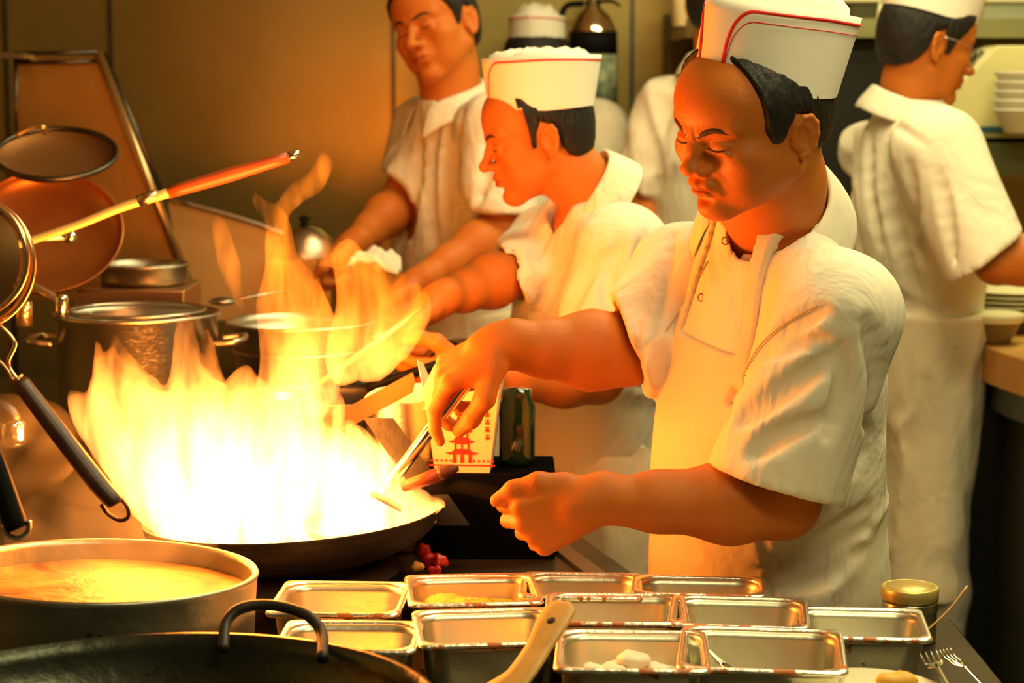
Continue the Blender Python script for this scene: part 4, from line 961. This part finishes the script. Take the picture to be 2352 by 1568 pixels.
tag(obja('blue_book', box(A(P(2250,300,4.74)[0],4.74,zp+.007), (.13,.05,.012)), mat('blue_cover', (.02,.09,.14), .5)), 'thin blue book lying in front of the register', 'book')
FOAM = mat('white_foam', (.82,.78,.62), .7)
for i in range(5):
    q = P(2345,282-i*21,4.62); h_ = .055
    tag(obj('foam_bowl', lathe([(.001,0),(.042,0),(.068,h_*.9),(.073,h_*.92),(.073,h_),(.067,h_),(.04,.004),(.001,.004)], 40, A(q[0],4.62,zp+.001+i*.021)), FOAM), ('lowest','second','middle','fourth','topmost')[i]+' white bowl of the stack at the right edge', 'bowl', 'stack of white bowls')
# wooden counter at right with plates and bowl
zw = P(2290,800,4.05)[2]; xw = P(2222,800,4.05)[0]+.05
wc = empty('wooden_counter', A(xw+.5,3.9,0)); tag(wc, 'butcher block counter at the right edge with dark cupboards below', 'counter')
obja('block_top', prism([(xw-.03,4.6),(xw+.0,4.0),(xw+.12,3.25),(2.3,3.25),(2.3,4.6)], zw-.075, zw), WOODL, wc, bevel=.003)
obja('steel_edge', prism([(xw-.01,4.58),(xw+.025,4.0),(xw+.145,3.28),(2.28,3.28),(2.28,4.58)], zw-.135, zw-.077), DARKSTEEL, wc)
obja('cupboard', prism([(xw+.04,4.55),(xw+.07,4.0),(xw+.19,3.33),(2.25,3.33),(2.25,4.55)], 0, zw-.137), mat('cupboard_dark', (.025,.028,.018), .45), wc)
q = A(P(2285,790,4.12)[0], 4.10, zw+.001); BW = mat('brown_bowl', (.20,.13,.03), .35)
bw = empty('serving_bowl', q); tag(bw, 'brown bowl filled pale to the rim under the plates at right', 'bowl')
obj('bowl', lathe([(.001,0),(.034,0),(.036,.006),(.058,.048),(.061,.054),(.056,.054),(.03,.008),(.001,.008)], 40, q), BW, bw)
obj('pale_rim', lathe([(.0565,.044),(.0605,.046),(.0625,.060),(.058,.062),(.001,.060)], 40, q), CREAM2, bw)
for i in range(5):
    zz = P(2300,735,4.2)[2]+i*.0105
    tag(obj('plate', lathe([(.001,0),(.06,0),(.105,.008),(.113,.011),(.104,.0125),(.06,.004),(.001,.004)], 48, A(P(2330,700,4.3)[0],4.30,zz)), CREAM2), ('lowest','second','middle','fourth','topmost')[i]+' cream plate of the stack behind the brown bowl', 'plate', 'stack of cream plates')
zz = P(2300,735,4.2)[2]; tag(obja('plate_riser', box(A(P(2330,700,4.3)[0],4.32,(zw+zz)/2), (.15,.15,zz-zw-.003)), DARKSTEEL), 'dark riser carrying the stack of cream plates', 'riser')
q = P(2290,655,4.35); tag(obja('tray_box', box(A(q[0]+.03,4.50,(zw+q[2])/2), (.2,.12,q[2]-zw-.002)), mat('ochre_box', (.38,.28,.07), .6)), 'ochre box behind the cream plates under the cook\'s forearm', 'box')
# ------------------------------------------------------------ the cooks
def hd(px, py, t, yaw, pitch, roll=0, s=1.0): return dict(O=P(px,py,t), R=Rz(D(yaw))@Ry(D(pitch))@Rx(D(roll)), s=s)
GRIP = [[62,75,45],[66,78,45],[70,78,45],[72,76,45]]
TAB = [(-.20,.205,.165,.02),(0,.20,.165,.02),(.18,.19,.155,.02),(.34,.195,.145,.015),(.46,.19,.125,.005),(.54,.145,.10,0),(.60,.085,.080,0),(.64,.066,.070,.005)]
def sctab(tab, L, ax=1.0): k = L/.64; return [(z*k if z > 0 else z, a*ax, b*ax, c) for z, a, b, c in tab]
# --- nearest cook
neck = P(1775,492,2.80); pelv = P(1800,1420,3.02); L1 = np.linalg.norm(neck-pelv)
SL, SR = P(1928,722,2.66), P(1575,640,2.97)
EL, WL = P(1800,1155,2.70), P(1352,1150,2.66)
ER, WR = P(1440,808,2.93), P(1145,795,2.86)
n1 = SL*0
def bib(q):   # apron bib outline in torso coordinates (y left, z up)
    y, z = q[:,1]-.005, q[:,2]; w_ = np.interp(z, [-.3,.0,.15,.36,.475], [.20,.17,.135,.105,.088])
    body = np.maximum(np.abs(y)-w_, z-.475)
    st = np.minimum(np.abs(np.abs(y)-np.interp(z,[.46,.62],[.078,.058]))-.011, 9); st = np.maximum(st, .46-z)
    return np.minimum(body, st)
c1 = person('cook in the foreground in a tall paper hat, frowning down at the flaming wok', (pelv[0], pelv[1]+.05),
  dict(hd(1722,276,2.65,180+33,18,-9,1.08), zs=.90), neck, pelv, sctab(TAB, L1, 1.0), dict(L=SL, R=SR),
  [dict(side='L', E=EL, W=WL, X=A(-.90,-.02,-.43), T=A(-.43,-.05,.90), dors=-1, curl=GRIP, r0=.048, r1=.029, bul=.006, h=.0026, hs=1.08,
        thumb=[(.020,.030,-.006),(.046,.046,-.004),(.078,.050,-.010),(.102,.046,-.016)], slv=(P(1782,1112,2.685), A(-.32,-.05,-.94), .086, .092)),
   dict(side='R', E=ER, W=WR, X=A(-.86,-.05,-.42), T=A(-.12,-.80,-.42), dors=1, curl=[[38,28,18],[55,45,30],[64,55,35],[70,60,35]], r0=.050, r1=.029, bul=.006, h=.0026, hs=1.08,
        thumb=[(.020,.030,-.012),(.046,.052,-.032),(.074,.050,-.052),(.096,.040,-.066)], slv=(P(1445,790,2.92), A(-.93,-.1,-.36), .078, .070))],
  hat=dict(tilt=D(-25), z0=.050, H=.108, L=.095, W=.082, bump=.03, x0=-.010, flare=.022), h_body=.0055, h_head=.0016, hairline='recede', hcfg=dict(frown=1, mouth=1.4, full=1.10, jaw=1.12, nose=.94),
  apron=bib, collar_kw=dict(r=(.079,.079), h=.050, fall=.062, point=.060, lift=.012), fold=.0045, fscale=(6,6,2.5), seed=3, creases=[(.009,[(1668,965),(1690,900),(1740,815),(1800,760),(1890,715)]),(.010,[(1700,965),(1750,930),(1840,870),(1930,800)]),(.010,[(1720,1045),(1780,1005),(1880,960)]),
    (.010,[(1990,740),(2015,850),(1998,960),(1965,1080)]),(.012,[(1800,1275),(1890,1245),(1985,1170)]),(.012,[(1740,1300),(1860,1300),(1990,1215)]),(.010,[(1800,1350),(1900,1325),(1980,1265)]),
    (.008,[(1545,540),(1525,640),(1500,720),(1470,830)]),(.008,[(1600,560),(1585,660),(1545,760)]),(.008,[(1900,1000),(1930,900),(1935,820)]),(.007,[(1760,820),(1830,790),(1900,780)])], stocky=1.1)
# --- second cook
neck = P(1350,440,3.58); pelv = P(1385,1030,3.85); L2 = np.linalg.norm(neck-pelv)
person('cook in profile in a white paper hat, second along the range', (pelv[0], pelv[1]+.03),
  hd(1230,310,3.55,180+6,16,0,.95), neck, pelv, sctab(TAB, L2, .93), dict(L=P(1432,585,3.44), R=P(1275,560,3.76)),
  [dict(side='L', E=P(1375,868,3.42), W=P(1085,868,3.30), X=A(-.97,.0,-.05), T=A(0,-.4,.9), dors=-1, curl=[[30,30,20],[45,40,20],[55,50,25],[60,50,25]], h=.0035, slv=(P(1372,850,3.42), A(-.35,-.05,-.94), .085, .085)),
   dict(side='R', E=P(1175,628,3.62), W=P(1005,690,3.46), X=A(-.75,-.2,-.60), T=A(-.2,-.9,.1), dors=1, curl=GRIP, h=.0035, slv=(P(1180,632,3.62), A(-.88,-.1,-.45), .078, .066))],
  hat=dict(tilt=D(-14), z0=.052, H=.096, L=.099, W=.084, flare=.014, x0=-.012, bump=.008, fine=False), h_body=.007, h_head=.002, hairline='side', hcfg=dict(frown=.2, full=.95, jaw=.95),
  collar_kw=dict(r=(.070,.070), fall=.05, point=.04), skirt=True, fold=.005, fscale=(8,8,3), seed=6, creases=[(.010,[(1295,600),(1255,680),(1225,750)]),(.011,[(1375,590),(1330,660),(1290,740),(1265,800)]),(.009,[(1175,560),(1200,620),(1230,670)]),(.010,[(1425,560),(1395,640),(1405,760)]),(.009,[(1480,540),(1470,620),(1490,700)]),(.009,[(1300,480),(1250,540),(1230,590)])], skirt_z=(-.55,.14))
# second cook's ladle
a2, b2 = P(985,700,3.42), P(712,895,3.3)
l2 = empty('ladle', b2); tag(l2, 'thin pale ladle handle held by the second cook, slanting into the flames', 'ladle')
obj('handle', tube([a2, b2], [.006,.0045], 12), mat('pale_bamboo_rod', ()), l2)
obj('bowl', lathe(wokprof(.045,.025,.002,8), 28, b2+A(-.03,0,-.01)), STEEL, l2)
# --- third cook, bareheaded
neck = P(1035,222,4.46); pelv = P(1085,830,4.62); L3 = np.linalg.norm(neck-pelv)
person('bareheaded cook looking down, farthest along the range at left', (pelv[0], pelv[1]+.02),
  hd(1000,60,4.42,180+58,6,16,1.04), neck, pelv, sctab(TAB, L3, .92), dict(L=P(1140,300,4.32), R=P(985,300,4.62)),
  [dict(side='L', E=P(1150,528,4.26), W=P(958,648,4.12), X=A(-.85,-.1,-.5), T=A(-.2,-.9,.2), dors=1, curl=GRIP, h=.004, slv=(P(1148,492,4.27), A(-.12,-.1,-.99), .085, .082)),
   dict(side='R', E=P(915,470,4.52), W=P(812,560,4.36), X=A(-.8,-.1,-.6), T=A(-.2,-.9,.2), dors=1, curl=GRIP, h=.004, slv=(P(945,425,4.54), A(-.5,-.1,-.86), .082, .076))],
  h_body=.008, h_head=.0024, hairline='full', hcfg=dict(full=1.08, jaw=1.08, lidopen=1),
  collar_kw=dict(r=(.072,.072)), skirt=True, fold=.006, fscale=(8,8,3), seed=11, creases=[(.012,[(1010,240),(990,340),(985,450),(1000,560)]),(.012,[(1060,260),(1040,380),(1060,480),(1090,540)]),(.011,[(965,300),(955,420),(940,540)]),(.010,[(1130,300),(1115,400),(1095,470)]),(.010,[(1030,300),(1020,420),(1030,520)])], stocky=1.05, skirt_z=(-.5,.14))
# --- cook with glasses, at right, turned away
neck = P(2085,238,4.18); pelv = P(2130,880,4.22); L6 = np.linalg.norm(neck-pelv)
r6 = person('cook with wire glasses and paper hat turned to the right, behind the foreground cook', (pelv[0], pelv[1]),
  hd(2132,100,4.16,14,15,0,.99), neck, pelv, sctab([(-.20,.135,.105,.0),(0,.130,.105,.0),(.16,.145,.115,.0),(.32,.185,.135,.01),(.46,.185,.125,.005),(.54,.145,.10,0),(.60,.085,.080,0),(.64,.066,.070,.005)], L6, 1.0), dict(R=P(2150,350,3.98), L=P(1990,345,4.36)),
  [dict(side='R', E=P(2290,602,3.90), W=P(2500,585,3.95), X=A(1,0,0), T=A(0,.9,.3), dors=1, curl=GRIP, h=.004, slv=(P(2262,588,3.905), A(.60,-.05,-.80), .092, .084))],
  hat=dict(tilt=D(-2), z0=.058, H=.095, L=.103, W=.084, x0=-.012, fine=False), h_body=.0075, h_head=.0024, hairline='full', hcfg=dict(full=.93, jaw=.93),
  collar_kw=dict(r=(.074,.074)), hipw=.045, legk=.68, skirt=[(-.46,.112,.088,.0),(-.3,.112,.090,0),(-.1,.125,.104,0),(.0,.138,.114,0),(.16,.150,.122,0)], fold=.005, seed=21, fscale=(9,9,3), creases=[(.012,[(1955,300),(1950,420),(1970,560),(2010,680)]),(.012,[(2040,350),(2040,450),(2080,600),(2110,690)]),(.011,[(2090,380),(2100,480),(2140,600)]),(.006,[(1925,268),(1990,262),(2060,290),(2130,335)]),(.011,[(2000,320),(1995,430),(2020,560)]),(.010,[(2160,400),(2175,500),(2190,600)]),(.012,[(1990,640),(2060,690),(2130,720)])])
g6 = r6[3]; root6 = r6[0]
obj('glasses', tube([g6(p) for p in (A(-.008,-.086,.010),A(.03,-.084,.010),A(.085,-.066,.002),A(.094,-.060,.0))], .0011, 8, sm=4), STEEL, root6)
for sd in (-1,1): obj('glasses', tube([g6(A(.098,sd*.032,-.004)+A(-.35*abs(.024*math.cos(a)),.024*math.cos(a),.018*math.sin(a))) for a in np.arange(28)/28*2*math.pi], .0010, 8, closed=True), STEEL, root6)
# --- two cooks with their backs turned
neck = P(1255,232,5.0); pelv = P(1270,760,5.0); L4 = np.linalg.norm(neck-pelv)
person('cook seen only as a small paper hat and shoulder behind the second cook', (pelv[0], pelv[1]),
  hd(1234,164,5.0,80,5,0,1.0), neck, pelv, sctab(TAB, L4, .95), dict(R=P(1372,305,4.98), L=P(1120,305,5.02)),
  [dict(side='R', E=P(1400,540,4.95), W=P(1395,700,4.8), X=A(0,0,-1), T=A(0,1,0), dors=1, curl=GRIP, h=.005, slv=(P(1395,470,4.95), A(0,0,-1), .08, .078))],
  hat=dict(tilt=0, z0=.045, H=.088, L=.090, W=.072, x0=-.012, fine=False, flare=.008), h_body=.010, h_head=.003, hairline='low', brows=False, fold=.006, seed=31, collar_kw=dict(r=(.07,.07)), skirt=True)
neck = P(1655,150,4.62); pelv = P(1640,760,4.62); L5 = np.linalg.norm(neck-pelv)
person('cook half hidden behind the foreground cook\'s face, back turned', (pelv[0], pelv[1]),
  hd(1668,5,4.62,60,5,0,1.0), neck, pelv, sctab(TAB, L5, .95), dict(R=P(1745,270,4.48), L=P(1535,262,4.70)),
  [dict(side='L', E=P(1482,462,4.70), W=P(1500,600,4.6), X=A(0,0,-1), T=A(0,-1,0), dors=1, curl=GRIP, h=.005, slv=(P(1478,443,4.70), A(-.1,0,-1), .085, .078))],
  h_body=.010, h_head=.003, hairline='low', brows=False, fold=.009, seed=41, collar_kw=dict(r=(.07,.07)), skirt=True)
# --- details laid onto the foreground cook's clothes
root1, M1, sf1, g1_, hf1, tors1 = c1
for px, py in ((1666,553),(1611,683)):
    c = onto(sf1, px, py); Rn = frame(nrm(A(0,0,CAMZ)-c)); obj('snap_button', tube([c+Rn@A(.0048*math.cos(a), .0052*math.sin(a), 0) for a in np.arange(20)/20*2*math.pi], .0009, 6, closed=True), mat('dark_snap', (.28,.08,.03), .5), root1)
SEAM = mat('seam_thread', (.50,.34,.16), .9)
for pts in ([(1500,1020),(1502,1090),(1506,1200)],[(1505,1015),(1530,1022),(1556,1020)],[(1556,1020),(1552,1100),(1548,1200)],[(1880,700),(1800,745),(1740,800),(1700,880),(1665,965)],[(1625,600),(1570,700),(1530,760)]):
    q = [onto(sf1, *p, off=(.0095 if pts[0][0] in (1500,1505,1556) else .0035)) for p in smooth_path([A(*p, 0) for p in pts], 5)[:, :2]]; q = [k for k in q if k is not None]
    obj('seam', tube(q, .0009, 6), SEAM, root1)
# ------------------------------------------------------------ fire and its light
fm = bpy.data.materials.new('flame'); fm.use_nodes = True; nt = fm.node_tree; nt.nodes.clear()
out = nt.nodes.new('ShaderNodeOutputMaterial'); em = nt.nodes.new('ShaderNodeEmission')
tc = nt.nodes.new('ShaderNodeTexCoord'); mp = nt.nodes.new('ShaderNodeMapping'); mp.inputs['Scale'].default_value = (1,1,.28)
nz = nt.nodes.new('ShaderNodeTexNoise'); nz.inputs['Scale'].default_value = 26; nz.inputs['Detail'].default_value = 3; nz.inputs['Distortion'].default_value = .8
mr = nt.nodes.new('ShaderNodeMapRange'); mr.inputs[1].default_value = .38; mr.inputs[2].default_value = .66; mr.inputs[3].default_value = 12; mr.inputs[4].default_value = 240
sx = nt.nodes.new('ShaderNodeSeparateXYZ'); hr = nt.nodes.new('ShaderNodeMapRange'); ml = nt.nodes.new('ShaderNodeMath'); ml.operation = 'MULTIPLY'
L_ = nt.links; L_.new(tc.outputs['Object'], mp.inputs[0]); L_.new(mp.outputs[0], nz.inputs['Vector']); L_.new(nz.outputs[0], mr.inputs[0])
L_.new(tc.outputs['Object'], sx.inputs[0]); L_.new(sx.outputs[2], hr.inputs[0]); hr.inputs[1].default_value = .13; hr.inputs[2].default_value = .30; hr.inputs[3].default_value = 1; hr.inputs[4].default_value = .06
hr.inputs[1].default_value = 0; hr.inputs[2].default_value = .44; hr.inputs[3].default_value = 1; hr.inputs[4].default_value = 0
pw = nt.nodes.new('ShaderNodeMath'); pw.operation = 'POWER'; pw.inputs[1].default_value = 1.5; mx_ = nt.nodes.new('ShaderNodeMath'); mx_.operation = 'MAXIMUM'; mx_.inputs[1].default_value = .2
L_.new(hr.outputs[0], pw.inputs[0]); L_.new(pw.outputs[0], mx_.inputs[0]); L_.new(mr.outputs[0], ml.inputs[0]); L_.new(mx_.outputs[0], ml.inputs[1]); L_.new(ml.outputs[0], em.inputs[1])
cm = nt.nodes.new('ShaderNodeMix'); cm.data_type = 'RGBA'; cr = nt.nodes.new('ShaderNodeMapRange'); cr.inputs[1].default_value = .10; cr.inputs[2].default_value = .30
L_.new(sx.outputs[2], cr.inputs[0]); L_.new(cr.outputs[0], cm.inputs[0]); cm.inputs[6].default_value = (1.0, .31, .055, 1); cm.inputs[7].default_value = (1.0, .21, .012, 1); L_.new(cm.outputs[2], em.inputs[0])
em.inputs[0].default_value = (1.0, .31, .048, 1); L_.new(em.outputs[0], out.inputs['Volume'])
TG = [ # tongues: depth, [(px, py, radius px) from base to tip]
 (2.72, [(560,1190,120),(470,1120,150),(420,1020,120),(330,960,60),(262,860,30),(258,775,5)]),
 (2.68, [(440,1160,110),(350,1090,90),(262,1010,50),(195,950,24),(158,898,4)]),
 (2.70, [(400,1120,90),(300,1000,60),(235,900,26),(226,800,5)]),
 (2.76, [(600,1170,130),(520,1040,130),(450,930,70),(425,850,34),(415,740,12)]),
 (2.80, [(560,1100,110),(490,960,60),(478,860,26),(474,760,8)]),
 (2.74, [(700,1180,130),(620,1080,140),(580,980,95),(568,900,40),(566,850,8)]),
 (2.78, [(760,1170,110),(680,1060,110),(655,950,70),(640,830,40),(632,700,36),(640,600,20),(622,530,6)]),
 (2.74, [(820,1180,80),(760,1100,90),(715,1010,60),(700,920,30),(690,850,8)]),
 (2.70, [(880,1190,55),(850,1130,55),(820,1060,30),(808,1000,18),(800,975,6)]),
 (2.68, [(940,1195,30),(970,1180,22),(1000,1172,8)]),
 (2.68, [(800,1200,60),(880,1190,52),(950,1185,30)]),
 (2.66, [(520,1215,40),(700,1225,42),(860,1208,36)]),
 (2.66, [(880,1100,30),(862,1050,20),(822,1010,16),(800,978,5)]),
 (2.9,  [(720,900,60),(720,780,62),(690,680,50),(650,600,30),(632,500,26),(600,470,14),(588,440,4)]),
 (2.92, [(640,600,14),(640,500,16),(680,445,22),(718,420,22),(742,385,16),(744,358,4)]),
 (2.95, [(800,820,60),(840,720,64),(830,640,55),(800,590,34),(800,560,8)]),
 (2.95, [(860,800,50),(900,720,44),(915,660,20),(918,622,5)]),
 (2.95, [(850,850,30),(930,760,34),(965,700,26),(958,660,8)]),
 (2.88, [(560,720,8),(540,660,14),(528,600,24),(510,540,16),(500,500,6)]),
 (2.85, [(760,960,30),(770,930,12),(772,915,4)]),
 (2.70, [(850,1205,50),(930,1160,42),(985,1172,24),(1012,1160,6)]),
 (2.72, [(915,1150,30),(890,1095,26),(858,1040,18),(815,1002,13),(798,972,4)]),
 (2.72, [(250,960,30),(238,880,24),(228,810,9),(224,780,3)]),
 (2.75, [(330,930,60),(285,850,34),(266,790,14),(262,755,4)]),
 (2.78, [(428,900,30),(424,800,26),(424,742,18),(424,728,6)]),
 (2.9,  [(730,600,10),(725,560,16),(760,590,20),(800,600,14)]),
]
ff = Field()
for t, pts in TG:
    t = t+(.21 if t < 2.85 else .12)
    p = smooth_path([list(P(a,b,t)) for a,b,r in pts], 3); rr = np.interp(np.linspace(0,1,len(p)), np.linspace(0,1,len(pts)), [r/4600*t for a,b,r in pts])
    for q0, q1, r0, r1 in zip(p[:-1], p[1:], rr[:-1], rr[1:]): ff.cap(q0, q1, r0, r1, k=.012)
ff.fn(lambda p: .010*(vnoise(p*A(34,34,7)+1.7*vnoise(p*9,3)[:,None], 2)-.42)+.006*(vnoise(p*A(80,80,22),4)-.5), 'd')
wi = np.asarray(WO)
def bowl(p):                                       # keep the flames inside the wok and above it
    q = (p-wi)@Wt; r = np.hypot(q[:,0], q[:,1])
    return np.where(q[:,2] < .0, np.maximum(r-.217, -.05-q[:,2]), -1.0+0*r)
ff.fn(bowl, 'i', .0)
lo = P(120,340,3.1); FV = mesh_field(ff, A(-.80,2.45,.88), A(-.05,3.35,1.72), .006, slack=1.8)
fo_ = empty('fire', wi); tag(fo_, 'tall orange and white flames leaping from the wok', 'fire')
fl = obj('flames', FV, fm, fo_, smooth=True)
for (px, py, t, e, rad) in ((560,960,2.74,24,.12),(740,740,2.98,10,.10),(300,1060,2.86,15,.08)):
    lamp('POINT', 'fire_glow', P(px,py,t), e, FIRE, rad)
# ------------------------------------------------------------ steam over the pot

sm = bpy.data.materials.new('steam'); sm.use_nodes = True; nt = sm.node_tree; nt.nodes.clear()
out = nt.nodes.new('ShaderNodeOutputMaterial'); vs = nt.nodes.new('ShaderNodeVolumeScatter'); vs.inputs['Color'].default_value = (1,.85,.55,1); vs.inputs['Density'].default_value = .8
nt.links.new(vs.outputs[0], out.inputs['Volume'])
tcs = nt.nodes.new('ShaderNodeTexCoord'); ns_ = nt.nodes.new('ShaderNodeTexNoise'); ns_.inputs['Scale'].default_value = 7; ns_.inputs['Detail'].default_value = 3; ns_.inputs['Distortion'].default_value = .6
ms_ = nt.nodes.new('ShaderNodeMapRange'); ms_.inputs[1].default_value = .42; ms_.inputs[2].default_value = .70; ms_.inputs[4].default_value = 2.4
nt.links.new(tcs.outputs['Object'], ns_.inputs['Vector']); nt.links.new(ns_.outputs[0], ms_.inputs[0]); nt.links.new(ms_.outputs[0], vs.inputs['Density'])
st = Field()
for px, py, t, r in ((260,1235,2.52,120),(120,1240,2.5,110),(400,1240,2.5,90),(200,1150,2.6,110),(60,1100,2.65,100),(330,1180,2.6,80),(130,1020,2.75,80),(20,960,2.8,60)): st.ell(P(px,py,t), (r/4600*t*1.2, r/4600*t*1.1, r/4600*t), k=.05)
st.fn(lambda p: .035*(vnoise(p*A(14,14,10),5)-.5)+.012*(vnoise(p*40,6)-.5), 'd')
so = obj('steam', mesh_field(st, A(-.85,2.15,.9), A(-.2,3.05,1.6), .012, slack=2), sm); tag(so, 'thin orange-lit steam drifting over the boiling pot', 'steam', kind='stuff')
